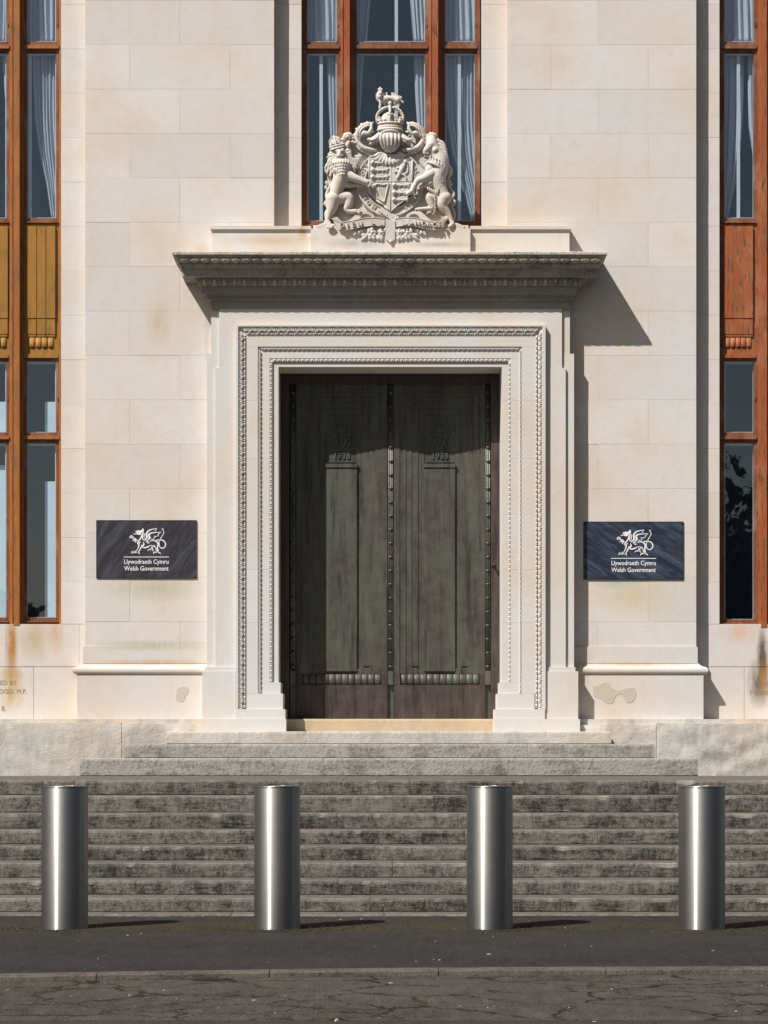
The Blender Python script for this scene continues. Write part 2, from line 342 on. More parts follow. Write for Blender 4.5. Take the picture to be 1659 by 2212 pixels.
# asphalt
def asphalt(name,a,b,cracks=False,moss=False):
    t=NT(name); n=t.noise(160,3,.6); n2=t.noise(1.2,5,.6,stretch=(1,1.6,1),off=3); n3=t.noise(24,7,.85,stretch=(1,.3,1),off=8)
    agg=t.vor(70,'F1'); n5=t.noise(16,8,.85,stretch=(1,.22,1),off=44); col=t.mix(t.rng(n,.3,.7),a,b)
    col=t.mix(t.rng(n5,.50,.66,0,.75),col,tuple(x*.40 for x in a)); col=t.mix(t.rng(n5,.36,.46,.6,0),col,tuple(x*1.7 for x in b)); col=t.mix(t.rng(n2,.4,.7,0,.45),col,tuple(x*1.5 for x in b))
    h=t.math('ADD',n3,t.math('MULTIPLY',agg,.8))
    if moss:
        px=t.xyz(); band=t.math('MULTIPLY',t.rng(px[1],13.3,13.9,0,1),t.rng(px[1],14.9,14.2,0,1))
        mm=t.math('MULTIPLY',band,t.rng(t.noise(1.6,5,.65,off=12),.38,.52)); mm=t.math('MULTIPLY',mm,t.rng(n3,.38,.6))
        col=t.mix(t.math('MULTIPLY',mm,.85),col,(.050,.036,.006))
    if cracks:
        wv=t.new('ShaderNodeTexNoise'); wv.inputs['Scale'].default_value=3.0; wv.inputs['Detail'].default_value=6; wv.inputs['Roughness'].default_value=.7; t.l.new(t.geo,wv.inputs['Vector'])
        add=t.new('ShaderNodeVectorMath',operation='MULTIPLY_ADD'); t.l.new(wv.outputs['Color'],add.inputs[0]); add.inputs[1].default_value=(.45,.45,0); t.l.new(t.geo,add.inputs[2])
        e=t.vor(1.55,stretch=(1,1.45,1),vec=add.outputs[0]); e2=t.vor(3.6,stretch=(1,1.2,1),vec=add.outputs[0])
        th=t.rng(t.noise(1.4,4,.6,off=15),.3,.7,.006,.032); k=t.math('LESS_THAN',e,th)
        k2=t.math('MULTIPLY',t.math('LESS_THAN',e2,.014),t.rng(t.noise(.9,3,.5,off=33),.52,.56))
        k=t.math('MAXIMUM',k,k2); px=t.xyz(); k=t.math('MULTIPLY',k,t.math('GREATER_THAN',px[1],9.55))
        cm=t.mix(t.rng(t.noise(4,3,.5,off=5),.5,.62),(.010,.009,.008),(.030,.032,.006))
        col=t.mix(t.math('MULTIPLY',k,.97),col,cm); h=t.math('ADD',h,t.math('MULTIPLY',k,-6))
        seam=t.math('LESS_THAN',t.math('ABSOLUTE',t.math('ADD',t.math('ADD',px[1],-9.53),t.math('MULTIPLY',t.math('ADD',t.noise(6,5,.7,off=3),-.5),.05))),.010)
        col=t.mix(t.math('MULTIPLY',seam,.9),col,(.008,.008,.007)); h=t.math('ADD',h,t.math('MULTIPLY',seam,-5))
        red=t.math('LESS_THAN',px[1],9.53); col=t.mix(t.math('MULTIPLY',red,.65),col,t.mix(t.rng(n,.3,.7),(.030,.021,.020),(.048,.034,.032)))
    return t.done(col,.9,h,1.0,.012,spec=.25)
M['pave']=asphalt('coarse_asphalt',(.015,.0133,.0130),(.030,.0265,.0255),moss=True)
M['road']=asphalt('cracked_asphalt',(.050,.043,.037),(.068,.059,.051),cracks=True)
M['kerb']=weathered('kerb_stone',(.11,.098,.08),(.055,.048,.04),.3,8,.01)

# ------------------------------------------------------------------ ground
def kerb_y(px):  # distance of the kerb's back edge along the street
    pts=[(-3000,11.00),(0,11.20),(400,11.36),(829,11.49),(1200,11.55),(1659,11.58),(5000,11.6)]
    for (a,b),(c,d) in zip(pts,pts[1:]):
        if px<=c: return b+(d-b)*(px-a)/(c-a)
    return 11.6
xs=[-14+i*.1 for i in range(281)]
def kx(x): return kerb_y(HX+x*F/11.45)
mb=MB()
g=[(-1500,-600),(1500,-600)]
mb.add([(-1500,-1000,-.035),(1500,-1000,-.035),(1500,2000,-.035),(-1500,2000,-.035)],[(0,1,2,3)])
struct(mb.build('road',M['road'],recalc=False))
mb=MB(); rows=[0,.12,.4,.7,1.0]
vs=[];fs=[]; R=14
for j in range(R+1):
    for i,x in enumerate(xs):
        k=kx(x)+.002; y=k+(15.3-k)*(j/R)
        z=mnoise.noise(Vector((x*1.3,y*1.3,0)))*.006+mnoise.noise(Vector((x*9,y*9,3)))*.002
        if j==0: y+=mnoise.noise(Vector((x*7,0,5)))*.02; z=-.004
        vs.append((x,y,z))
n=len(xs)
for j in range(R):
    for i in range(n-1): fs.append((j*n+i,j*n+i+1,(j+1)*n+i+1,(j+1)*n+i))
mb.add(vs,fs,0,True); struct(mb.build('pavement',M['pave'],recalc=False))
mb=MB(); x=-13.5
while x<13.5:
    L=.92; x1=x+L-.005; segs=12
    vs=[];fs=[]; tn=random.uniform(-.12,.12)
    for i in range(segs+1):
        xx=x+(x1-x)*i/segs; k=kx(xx); r=mnoise.noise(Vector((xx*6,1,1)))*.006
        prof=[(k+.02,-.10),(k+.02,-.012),(k-.0,-.0015+r*.3),(k-.10,-.001+r*.3),(k-.125,-.010+r),(k-.13,-.032),(k-.13,-.10)]
        vs+=[(xx,a,b) for a,b in prof]
    p=7
    for i in range(segs):
        for q in range(p-1): fs.append((i*p+q,(i+1)*p+q,(i+1)*p+q+1,i*p+q+1))
    fs+=[list(range(p)),[segs*p+q for q in reversed(range(p))]]
    mb.add(vs,fs,tn,False); x+=L
struct(mb.build('kerb',M['kerb']))
# loose grit and dead leaves scattered on the tarmac
mb=MB()
for i in range(110):
    x=random.uniform(-3.2,3.2); y=random.choice([random.uniform(9.3,11.2),random.uniform(11.7,14.8),random.uniform(11.7,14.8)])
    s_=random.uniform(.002,.006)*(2.4 if random.random()<.06 else 1); z=-.033 if y<11.3 else .004
    a=random.uniform(0,PI); l=s_*random.uniform(1.2,3); ww=s_*.8; h=s_*.5
    P=[(l*math.cos(a),l*math.sin(a)),(-ww*math.sin(a),ww*math.cos(a)),(-l*math.cos(a),-l*math.sin(a)),(ww*math.sin(a),-ww*math.cos(a))]
    mb.add([(x+p[0],y+p[1],z) for p in P]+[(x+p[0]*.6,y+p[1]*.6,z+h) for p in P],[(0,1,2,3),(4,5,6,7),(0,1,5,4),(1,2,6,5),(2,3,7,6),(3,0,4,7)],random.uniform(-.3,.2))
M['grit']=limestone('pale_grit',(.42,.36,.28),.6)
tag(struct(mb.build('leaf_litter',M['grit']),'stuff'),'pale grit and dry leaf flecks strewn over the asphalt','litter')
# moss and weeds growing round the bollard feet
M['moss']=simple('dry_moss',(.040,.032,.010),.95,var=.5,sc=20)
mb=MB()
for cx in (140.5,598.5,1058,1514.5):
    bx=X(cx,13.97)
    for i in range(240):
        a=random.gauss(-PI/2,1.3); r=.158+abs(random.gauss(0,.07)); x=bx+math.cos(a)*r*random.uniform(1,2.6); y=13.97+math.sin(a)*r
        if math.hypot(x-bx,y-13.97)<.158: continue
        s_=random.uniform(.002,.006); mb.ell((x,y,.003),(s_*1.4,s_*1.2,s_*.8),5,3)
for i in range(700):
    x=random.uniform(-3.4,3.4)
    if mnoise.noise(Vector((x*.9,2,0)))<-.05: continue
    y=random.gauss(13.95,.25); s_=random.uniform(.002,.005); mb.ell((x,y,.002),(s_*1.5,s_*1.2,s_*.7),5,3)
tag(struct(mb.build('moss',M['moss']),'stuff'),'brown moss and dirt tufts in the asphalt round the bollards','moss')

# unseen belt of trees across the street, added to darken glass and steel reflections
M['leafm']=simple('distant_foliage',(.055,.062,.058),.9,var=.5,sc=2)
mb=MB(); rr=random.Random(5)
for i in range(9000):
    x=rr.uniform(-75,75); top=7.5+3.5*mnoise.noise(Vector((x*.11,0,0)))+2.2*mnoise.noise(Vector((x*.4,3,0)))+(5.5 if x>2 else -2.5)
    z=rr.uniform(0,1)**.8*top; y=-30+rr.uniform(-3,3)
    s_=rr.uniform(.3,.75); a=rr.uniform(0,PI); b_=rr.uniform(-1,1)
    d1=Vector((math.cos(a),math.sin(a)*.4,b_)).normalized()*s_; d2=Vector((-math.sin(a)*.5,.3,math.cos(a))).normalized()*s_
    c_=Vector((x,y,z)); mb.add([c_-d1,c_-d2*.6,c_+d1,c_+d2*.7],[(0,1,2,3)])
for i in range(9000):
    x=rr.uniform(3,60); z=rr.uniform(0,8.5); y=-31+rr.uniform(-1,1); s_=rr.uniform(.35,.7); a=rr.uniform(0,PI)
    d1=Vector((math.cos(a),0,math.sin(a)))*s_; d2=Vector((-math.sin(a),.3,math.cos(a)))*s_*.7; c_=Vector((x,y,z)); mb.add([c_-d1,c_-d2,c_+d1,c_+d2],[(0,1,2,3)])
for i in range(5200):  # taller unseen arc on the right, added for the bollards' dark side
    th=math.radians(rr.uniform(-62,-3)); R0=rr.uniform(24,30); x=R0*math.cos(th)*1.1+2; y=14+R0*math.sin(th)
    top=15+4*mnoise.noise(Vector((th*5,0,0)))+2*mnoise.noise(Vector((th*17,3,0))); z=rr.uniform(0,1)**.85*top
    s_=rr.uniform(.3,.8); a=rr.uniform(0,PI); b_=rr.uniform(-1,1)
    d1=Vector((math.cos(a),math.sin(a),b_)).normalized()*s_; d2=Vector((-math.sin(a)*.5,.5,math.cos(a))).normalized()*s_
    c_=Vector((x,y,z)); mb.add([c_-d1,c_-d2*.6,c_+d1,c_+d2*.7],[(0,1,2,3)])
struct(tag(mb.build('woodland',M['leafm'],recalc=False),'unseen dark belt of trees across the street, added for reflections','woodland'),'stuff')

# ------------------------------------------------------------------ stairs
stairs=thing('stone_staircase','wide weathered grey stone staircase covered in lichen behind the steel bollards','staircase',(0,17,0))
D0=17.85; TR=.38
ys=[1685.8,1719.2,1758,1793.7,1828.8,1864.5,1902.8,1940.6]
zt=[EYE-(y-HY)*(D0-TR*k)/F for k,y in enumerate(ys)]; zt.append(0.012)
def rough_step(mb,x0,x1,y0,y1,z0,z1,seed,ns=.02,amp=1.0,tint=0):
    """one stone of a step: worn nosing, chipped along its length"""
    n=max(3,int((x1-x0)/ns)); vs=[]; fs=[]
    for i in range(n+1):
        x=x0+(x1-x0)*i/n; e=min(i,n-i)
        a=mnoise.noise(Vector((x*5,seed,0)))*.005*amp; b=mnoise.noise(Vector((x*21,seed,2)))*.0035*amp; c=abs(min(0,mnoise.noise(Vector((x*9,seed,7)))+.28))*.03*amp
        r=.010+c; ed=.004 if e==0 else 0
        prof=[(y0+.014,z0),(y0+.013,z0+.006+b),(y0+b*.4,z0+.010+b),(y0+a*.5,z0+.35*(z1-z0)),(y0+b+ed,z1-r-.012+a*.3),(y0+r*.35+b+ed,z1-r*.45+a*.3),(y0+r+.004,z1-ed+a*.25),(y0+.06,z1+a*.2),(y1,z1),(y1,z0)]
        vs+=[(x,p[0],p[1]) for p in prof]
    p=10
    for i in range(n):
        for q in range(p): fs.append((i*p+q,(i+1)*p+q,(i+1)*p+(q+1)%p,i*p+(q+1)%p))
    fs+=[list(range(p)),[n*p+q for q in reversed(range(p))]]
    mb.add(vs,fs,tint)
JT=[[-700,-260,300,628,1370,1640,2100],[-500,120,980,1737,2600],[-600,595,1350,2130,2700],[-300,960,1150,2390,2900],[-700,568,1500,2700],[-400,700,1570,2540,2960],[-800,543,1350,2150,2960],[-200,106,1480,2563,3300]]
for k in range(8):
    D=D0-TR*k; mb=MB(); x=-6.6; js=[X(j/1.852,D) for j in JT[k] if -6<X(j/1.852,D)<6]
    ex=[-6.6,-4.9]+js+[4.3,5.6,6.6]; ex=sorted(ex)
    seg=[ex[0]]
    for e in ex[1:]:
        while e-seg[-1]>1.9: seg.append(seg[-1]+random.uniform(.9,1.5))
        if e-seg[-1]>.25: seg.append(e)
    for a,b in zip(seg,seg[1:]):
        rough_step(mb,a+.0015,b-.0015,D+random.uniform(-.003,.003),D+TR+.03 if k else D+2.62,zt[k+1]-.004,zt[k]+random.uniform(-.0015,.0015),k*3.1+a,tint=random.uniform(-.14,.12))
    mb.build('landing' if k==0 else 'step',M['step'],stairs)
mb=MB()
for i in range(12):
    a=-6.6+i*1.1; rough_step(mb,a+.002,a+1.098,14.93,15.24,-.10,.012,50+i,tint=random.uniform(-.1,.1))
mb.build('bottom_slab',M['step'],stairs)
LZ=zt[0]
UP=[(360,1321,1580,21.15,22.0),(268,1414,1607,20.80,21.17),(172,1508,1638,20.45,20.82)]
UJ=[[660,1180],[495,1140],[700,1150]]
ztops=[Z(u[2],u[3]) for u in UP]
for k,(xl,xr,yt,D,Db) in enumerate(UP):
    mb=MB(); zb=(ztops[k+1] if k<2 else LZ)-.003
    e=[xl]+UJ[k]+[xr]
    for a,b in zip(e,e[1:]): rough_step(mb,X(a,D)+.001,X(b,D)-.001,D,Db+.02,zb,ztops[k],20+k+a,.03,.7,random.uniform(-.08,.05)-(.18 if k==0 else 0))
    mb.build('upper_step',M['base'] if k==0 else M['upstep'],stairs)

# ------------------------------------------------------------------ building
bld=thing('government_building','pale limestone government building front with stepped portal, bronze doors and tall windows','building',(0,21.8,LZ))
WD=21.70; SD=21.83
def blockwall(mb,xl,xr,rows,D,Dback,joints,gap=.0018,tv=.09,jit=.0012):
    mb.box(X(xl,D)+.001,X(xr,D)-.001,D+.0030,Dback,Z(rows[-1],D)+.001,Z(rows[0],D)-.001,-.25)
    for i,(a,b) in enumerate(zip(rows,rows[1:])):
        ex=[xl]+[j for j in joints[i%len(joints)] if xl<j<xr]+[xr]
        for p,q in zip(ex,ex[1:]):
            d=D+random.uniform(-jit,jit); g0=0 if p==xl else gap/2; g1=0 if q==xr else gap/2
            mb.box(X(p,D)+g0,X(q,D)-g1,d,D+.02,Z(b,D)+gap/2,Z(a,D)-gap/2,max(-.2,min(.12,random.gauss(-.01,tv*.55))))
rowsP=[96.7+95.85*i for i in range(-3,14)]; rowsP=[r for r in rowsP if r<1370]+[1397]
jl=[[280,497],[388],[388],[280,495],[388]]; jl=[[280,497] if i%2 else [388] for i in range(20)]
def pier(xl,xr,jj,name='pier'):
    mb=MB(); blockwall(mb,xl,xr,rowsP,WD,22.4,jj)
    mb.pbox(xl-5 if xl<200 else xl,xr+3 if xr>1400 else xr,1397,1433,WD-.012,22.2,-.02)
    # cove, torus and plinth
    L=xl-5 if xl<200 else xl; Rr=xr+3 if xr>1400 else xr
    out=lambda e:(X(L,WD)-e if xl<200 else X(xl,WD), X(Rr,WD)+e if xr>1400 else X(xr,WD))
    zz=lambda y:Z(y,WD)
    prof=[(0.012,1433),(.02,1436),(.036,1439.5),(.046,1440.5)]
    tor=[(.05+.040*math.sin(PI*i/8),1440.5+16*(1-math.cos(PI*i/8))/2) for i in range(9)]
    prof=prof+tor+[(.04,1457)]
    vs=[];fs=[]
    for e,y in prof:
        a,b=out(e+ (0.012 if e>.03 else 0)); vs+=[(a,22.1,zz(y)),(a,WD-e*.62,zz(y)),(b,WD-e*.62,zz(y)),(b,22.1,zz(y))]
    for i in range(len(prof)-1):
        for q in range(3): fs.append((4*i+q,4*i+q+1,4*i+q+5,4*i+q+4))
    mb.add(vs,fs,0,False)
    a,b=out(.055); mb.box(a,b,WD-.035,22.1,zz(1554),zz(1457.2),.03)
    return mb.build(name,M['stone'],bld)
pier(184,592,[[388] if i%2 else [280,497] for i in range(1,20)])
pier(1096,1504,[[1292] if i%2 else [1190,1400] for i in range(1,20)])
# recessed bays holding the windows
rowsS=[105+96*i for i in range(-3,14)]; rowsS=[r for r in rowsS if r<1330]+[1348]
def strip(xl,xr,name='window_surround'):
    mb=MB(); blockwall(mb,xl,xr,rowsS,SD,22.35,[[]],tv=.07); return mb.build(name,M['stone'],bld)
strip(132,184.5); strip(1503.5,1554); 
mb=MB(); blockwall(mb,591.5,651,[r for r in rowsS if r<500],SD,22.35,[[]],tv=.07); mb.build('window_surround',M['stone'],bld); mb=MB(); blockwall(mb,1040,1096.5,[r for r in rowsS if r<500],SD,22.35,[[]],tv=.07); mb.build('window_surround',M['stone'],bld)
# wall below the side windows, with the inscribed foundation stones
def sidebase(xl,xr,ins,stone):
    mb=MB(); mb.pbox(xl,xr,1348,1440,SD+.008,22.4,-.3)
    ex=sorted([xl]+ins+[xr])
    for a,b in zip(ex,ex[1:]): mb.box(X(a,SD)+.001,X(b,SD)-.001,SD+random.uniform(-.001,.001),SD+.1,Z(1440,SD)+.0015,Z(1348.6,SD),random.uniform(-.05,.05))
    mb.box(X(xl,SD),X(xr,SD),SD+.012,22.4,Z(1556,SD),Z(1439.5,SD),-.3)
    ex=sorted([xl]+stone+[xr])
    for a,b in zip(ex,ex[1:]): mb.box(X(a,SD)+.002,X(b,SD)-.002,SD,SD+.1,Z(1554,SD)+.002,Z(1441,SD),random.uniform(-.02,.03))
    return mb
M['cut']=simple('incised_lettering_shadow',(.26,.19,.12),.9)
mb=sidebase(-420,184.5,[-120,170/1.852-80,171],[-300,72.8,]); o=mb.build('foundation_wall',M['stone'],bld)
tb=MB()
def ztx(v): return (2640+v/4.608)/1.852
def xtx(u): return u/4.608/1.852
def engr(tb,s,u,v,size,align='LEFT',spacing=1.0,sx=1.0): put_text(tb,s,size,X(u,SD),Z(v,SD),SD-.0005,.0012,sx,align,-.0,0,spacing)
lh=9.8*SD/F
def eline(*a,**k):
    tb=MB(); engr(tb,*a,**k); tb.build('engraved_line',M['cut'],o)
eline('ED BY',xtx(-3),ztx(462),lh*1.42,spacing=1.05,sx=.93)
eline('OOD. M.P.',xtx(-22),ztx(622),lh*1.42,spacing=1.02,sx=.93)
eline('8.',xtx(22),ztx(945),lh*1.65,spacing=1.05,sx=.93)
mb=sidebase(1503.5,2150,[1660,1900],[1607.5,1960]); o=mb.build('foundation_wall',M['stone'],bld)
tb=MB()
def zr(v): return (2640+v/8.506)/1.852
def xr_(u): return (2900+u/8.506)/1.852
eline('AG',xr_(1205),zr(908),lh*1.42,spacing=1.15,sx=.93); eline('Y GWIR',xr_(815),zr(1200),lh*1.42,spacing=1.05,sx=.9)
# base course
mb=MB(); BD=21.52
def basecourse(xl,xr,yt,yb,seed,amp):
    D=BD; nx=max(2,int((xr-xl)/6)); nz=12; vs=[];fs=[]
    for j in range(nz+1):
        for i in range(nx+1):
            px=xl+(xr-xl)*i/nx; py=yt+(yb-yt)*j/nz; x=X(px,D); z=Z(py,D)
            d=mnoise.noise(Vector((x*4+seed,z*9,0)))*.010+mnoise.noise(Vector((x*14,z*22,seed)))*.006
            d*=amp; 
            if i in(0,nx) or j==0: d*=.15
            vs.append((x,D+d+(.006 if j==0 else 0),z))
    n=nx+1
    for j in range(nz):
        for i in range(nx): fs.append((j*n+i,j*n+i+1,(j+1)*n+i+1,(j+1)*n+i))
    mb.add(vs,fs,0,True)
    a,b,t_,bb=X(xl,D),X(xr,D),Z(yt,D),Z(yb,D)
    mb.add([(a,D+.006,t_),(b,D+.006,t_),(b,22.2,t_),(a,22.2,t_)],[(0,1,2,3)])
    mb.box(a,b,D+.03,22.2,bb-.1,t_-.002)
for a_ in ((-420,262,1561,1676,1,.4),(263,436,1563,1676,2,.7),(1248,1417,1566,1676,3,1.0),(1418,2150,1563,1676,4,1.5)):
    mb=MB(); basecourse(*a_); mb.build('base_course',M['base'],bld)
for a_,b_ in ((-420,440),(1244,2150)):
    mb=MB(); mb.box(X(a_,WD),X(b_,WD),21.6,22.2,Z(1570,WD),Z(1553.5,WD)); mb.build('base_ledge',M['base'],bld)
# repair patches on the plinths
def patch(cx,cy,poly):
    mb=MB(); D=WD-.035; P=[]
    pts=catmull(poly+[poly[0]],5)[:-1]
    P=[(X(p.x,D)+mnoise.noise(Vector((p.x*.9,p.y*.9,1)))*.006,Z(p.y,D)+mnoise.noise(Vector((p.x*.9,p.y*.9,8)))*.006) for p in pts]
    mb.prism(P,D-.0025,D+.01,.0015); mb.build('repair_patch',M['patch'],bld)
zp=lambda L:[((2150+u/1.8)/1.852,(2500+v/1.8)/1.852) for u,v in L]
patch(0,0,zp([(395,440),(440,432),(480,412),(515,425),(540,455),(580,470),(620,455),(695,455),(712,500),(690,550),(645,560),(620,520),(600,500),(560,520),(545,560),(500,568),(460,535),(410,515),(398,480)]))
patch(0,0,[((u/1.508)/1.852,(2500+v/1.508)/1.852) for u,v in [(1065,390),(1100,370),(1135,380),(1136,410),(1120,430),(1105,462),(1065,455),(1062,425)]])

# ------------------------------------------------------------------ windows
def window(xc,lights,ylo,spandrel,mats,label=None):
    """xc: centre; three lights. frame = part, panes, spandrels and inner frames = sub-parts"""
    FD=21.90; RD=21.845; GD=21.945
    mf,ms,mr=mats
    fr=MB()
    yT=-230; yB=ylo
    # outer jambs
    for s_ in(-1,1):
        a,b=sorted((xc+s_*192,xc+s_*187)); fr.pbox(a,b,yT,yB,FD,22.06)
    mul=MB()
    for s_ in(-1,1):
        c=xc+s_*95.5
        fr.pbox(c-16,c+16,yT,yB,FD+.004,22.05)
        mul.pbox(c-6.5,c+6.5,yT,yB+3,RD-.02,FD+.02); 
        for q in (-10.5,10.5): mul.pbox(c+q-2.2,c+q+2.2,yT,yB+1,FD-.012,FD+.02)
    bays=[(xc-187,xc-111.5),(xc-79.5,xc+79.5),(xc+111.5,xc+187)]
    sashes=[]; holes=[]
    levels=[(yT,97,'u'),(104,483 if spandrel else 489,'l')]
    if spandrel: levels+=[(773,941,'u'),(948,yB-2,'l')]
    for a,b in bays:
        # transom bars
        fr.pbox(a,b,96.5,104.5,FD-.01,22.0)
        if spandrel: fr.pbox(a,b,941,948.5,FD-.01,22.0)
        for (t0,t1,kk) in levels:
            sash=MB(); sashes.append(sash)
            fw=6.0; dd=FD+.018
            bot=7 if kk=='u' else 12
            top=6 if kk=='u' else 8
            sash.pbox(a+.3,a+fw,t0,t1,dd,dd+.05); sash.pbox(b-fw,b-.3,t0,t1,dd,dd+.05)
            sash.pbox(a+fw,b-fw,t0,t0+top,dd,dd+.05); sash.pbox(a+fw,b-fw,t1-bot,t1,dd-.006,dd+.05)
            if kk=='l': sash.pbox(a+1,b-1,t1-5,t1-2,dd-.03,dd)
            if kk=='u': sash.pbox(b-3.5,b-1.5,(t0+t1)/2 if t0>0 else 48,((t0+t1)/2 if t0>0 else 48)+8,dd-.015,dd)
            holes.append((a+fw,b-fw,t0+top,t1-bot))
    W=fr.build('window',mf,bld)
    mul.build('mullion',mr,W); [q_.build('sash',M['sash'],W) for q_ in sashes]
    for (a,b,t0,t1) in holes:
        g=MB(); g.pbox(a-1,b+1,t0-1,t1+1,GD,GD+.004); g.build('pane',M['glass'],W)
        # white inner frames
        i=MB(); D=21.962; ww=5
        i.pbox(a-4,a+2,t0-6,t1+6,D,D+.02); i.pbox(b-2,b+4,t0-6,t1+6,D,D+.02)
        if t0>0: i.pbox(a+2,b-2,t0-6,t0+6.5,D,D+.03)
        i.pbox(a+2,b-2,t1-1,t1+6,D,D+.03)
        if b-a>120: i.pbox((a+b)/2+8,(a+b)/2+15,t0+6.5,t1-1,D+.003,D+.016)
        elif 100<t0<130: i.pbox(a+(.42 if xc>800 else .06)*(b-a),a+(.42 if xc>800 else .06)*(b-a)+7,t0+6.5,t1-1,D+.003,D+.016)
        i.build('inner_frame',M['white'],W)
    if spandrel:
        for (a,b) in bays:
            s=MB(); s.pbox(a,b,483,773,FD+.012,22.0)
            PD=FD-.012; ww=b-a; n3=3 if ww<100 else 6
            x0=a+ (8 if ww<100 else 3); x1=b-(8 if ww<100 else 3)
            if xc>1600: x0=a+4
            st=(x1-x0)/n3
            gp=.7 if spandrel=='grooved' else .12
            for i in range(n3):
                p,q=x0+i*st,x0+(i+1)*st
                s.pbox(p+(gp if i else 0),q-(gp if i<n3-1 else 0),488,687,PD+.001*(i%2),FD+.02)
                s.pbox(p+(gp if i else 0),q-1.2-(gp if i<n3-1 else 0)+1,688.2,721.5,PD+.006,FD+.02)
                s.pbox(p+(gp if i else 0),q-(gp if i<n3-1 else 0)-1,722.8,727,PD+.010,FD+.02)
            nf=max(4,int((x1-x0-3)/11.6)); sw=(x1-x0-6)/nf
            for i in range(nf):
                c=x0+3+sw*(i+.5); r=sw*.46*FD/F; pts=[(X(c,FD)+r*math.cos(aa),FD+.008-r*.4*math.sin(aa)) for aa in [PI*j/8 for j in range(9)]]
                zt_,zb_=Z(729.5,FD),Z(750.5,FD); vs=[(p[0],p[1],zt_) for p in pts]+[(p[0],p[1],zb_+.012) for p in pts]+[(X(c,FD)+(p[0]-X(c,FD))*.7,FD+.008+(p[1]-FD-.008)*.7,zb_) for p in pts]
                fs=[(j,j+1,j+10,j+9) for j in range(8)]+[(9+j,10+j,19+j,18+j) for j in range(8)]+[list(range(9)),[26-j for j in range(9)]]
                s.add(vs,fs,0,True)
            s.pbox(a+1,b-1,765,773,FD-.004,22.0)
            s.build('spandrel',ms,W)
    # dark room behind
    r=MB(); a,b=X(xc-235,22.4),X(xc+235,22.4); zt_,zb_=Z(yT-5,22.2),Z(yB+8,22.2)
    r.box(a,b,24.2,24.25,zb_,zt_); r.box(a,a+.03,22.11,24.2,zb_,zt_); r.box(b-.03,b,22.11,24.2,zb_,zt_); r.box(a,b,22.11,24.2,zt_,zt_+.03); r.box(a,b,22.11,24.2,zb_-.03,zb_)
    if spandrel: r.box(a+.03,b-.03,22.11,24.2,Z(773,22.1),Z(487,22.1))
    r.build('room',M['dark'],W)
    return W
W1=window(-60,0,1348,'grooved',(M['rust_m'],M['rust_y'],M['rust_m']))
W2=window(844.5,0,490,None,(M['sash'],M['rust_o'],M['rust_o']))
W3=window(1746,0,1352,'plain',(M['sash'],M['rust_o'],M['rust_o']))
# wall panels above, closing the top of the bays
mb=MB(); mb.box(X(-420,22),X(2150,22),21.72,24.3,Z(-192,21.7),Z(-192,21.7)+2.2); mb.build('upper_wall',M['stone'],bld)

def curtain(label,left,right,yt,yb,D,folds=8,amp=.025,grp='net curtains hanging inside the windows',ph=0.0):
    """left/right: lists of px along the height; folds gather where the cloth is narrow"""
    nu,nv=folds*12,34; vs=[];fs=[]
    def at(L,v):
        q=v*(len(L)-1); i=min(int(q),len(L)-2); return L[i]+(L[i+1]-L[i])*(q-i)
    for j in range(nv+1):
        v=j/nv; l,r=at(left,v),at(right,v); py=yt+(yb-yt)*v
        for i in range(nu+1):
            u=i/nu; uu=u+.018*math.sin(5*v+9*u+ph)
            f=math.sin(2*PI*folds*uu+ph+1.1*math.sin(3*v+ph))*.75+.4*math.sin(2*PI*folds*.53*uu+ph*2+1)
            x=X(l+(r-l)*u,D)+.004*math.sin(2*PI*folds*u*1.5)
            vs.append((x,D+amp*f*(.6+.5*v),Z(py,D)))
    n=nu+1
    for j in range(nv):
        for i in range(nu): fs.append((j*n+i,j*n+i+1,(j+1)*n+i+1,(j+1)*n+i))
    mb=MB(); mb.add(vs,fs,0,True); o=mb.build('curtain',M['curtain'],None,recalc=False)
    m=o.modifiers.new('thickness','SOLIDIFY'); m.thickness=.003
    return tag(o,label,'curtain',grp)
CD=22.03
curtain('grey curtain swept to the right in the tall pane right of the left window mullion',[68,70,74,84,101,112],[128,128,128,128,128,128],112,474,CD,7,.03)
curtain('pale curtain in the top pane right of the left window mullion',[56,56],[128,128],-230,92,CD,6,.02)
curtain('pale curtain in the top centre pane of the left window',[-40,-38],[20,12],-230,92,CD,5,.02)
curtain('thin curtain edge at the top right corner of the left window centre pane',[4,8,12,17],[20,20,20,20],112,300,CD,2,.02)
curtain('pale curtain filling the top left pane of the middle window',[652,652],[735,735],-230,92,CD,7,.02)
curtain('curtain at the left side of the middle window top centre pane',[758,758],[820,792],-230,92,CD,5,.02)
curtain('curtain at the right side of the middle window top centre pane',[868,893],[930,930],-230,92,CD,5,.02)
curtain('pale curtain filling the top right pane of the middle window',[950,952],[1040,1040],-230,92,CD,7,.02)
curtain('drawn curtain in the lower left pane of the middle window behind the stone lion',[705,708,712,722,735],[738,738,738,738,738],112,480,CD,4,.025)
curtain('narrow tapering curtain left of the stone crown in the middle window',[758,758,758,758],[786,780,772,762],112,420,CD,3,.02)
curtain('curtain right of the stone crown swept to the right in the middle window',[893,897,903,913,925],[930,930,930,930,930],112,480,CD,4,.025)
curtain('gathered lilac curtain in the lower right pane of the middle window behind the unicorn',[958,960,964,976,1000,1022],[1040,1040,1040,1040,1040,1040],112,484,CD,9,.03)
curtain('pale curtain in the top left pane of the right window',[1556,1556],[1640,1640],-230,92,CD,7,.02)
curtain('lilac curtain swept to the left in the tall upper pane of the right window',[1556,1556,1556,1556,1556],[1606,1606,1602,1592,1572],118,474,CD,6,.03)
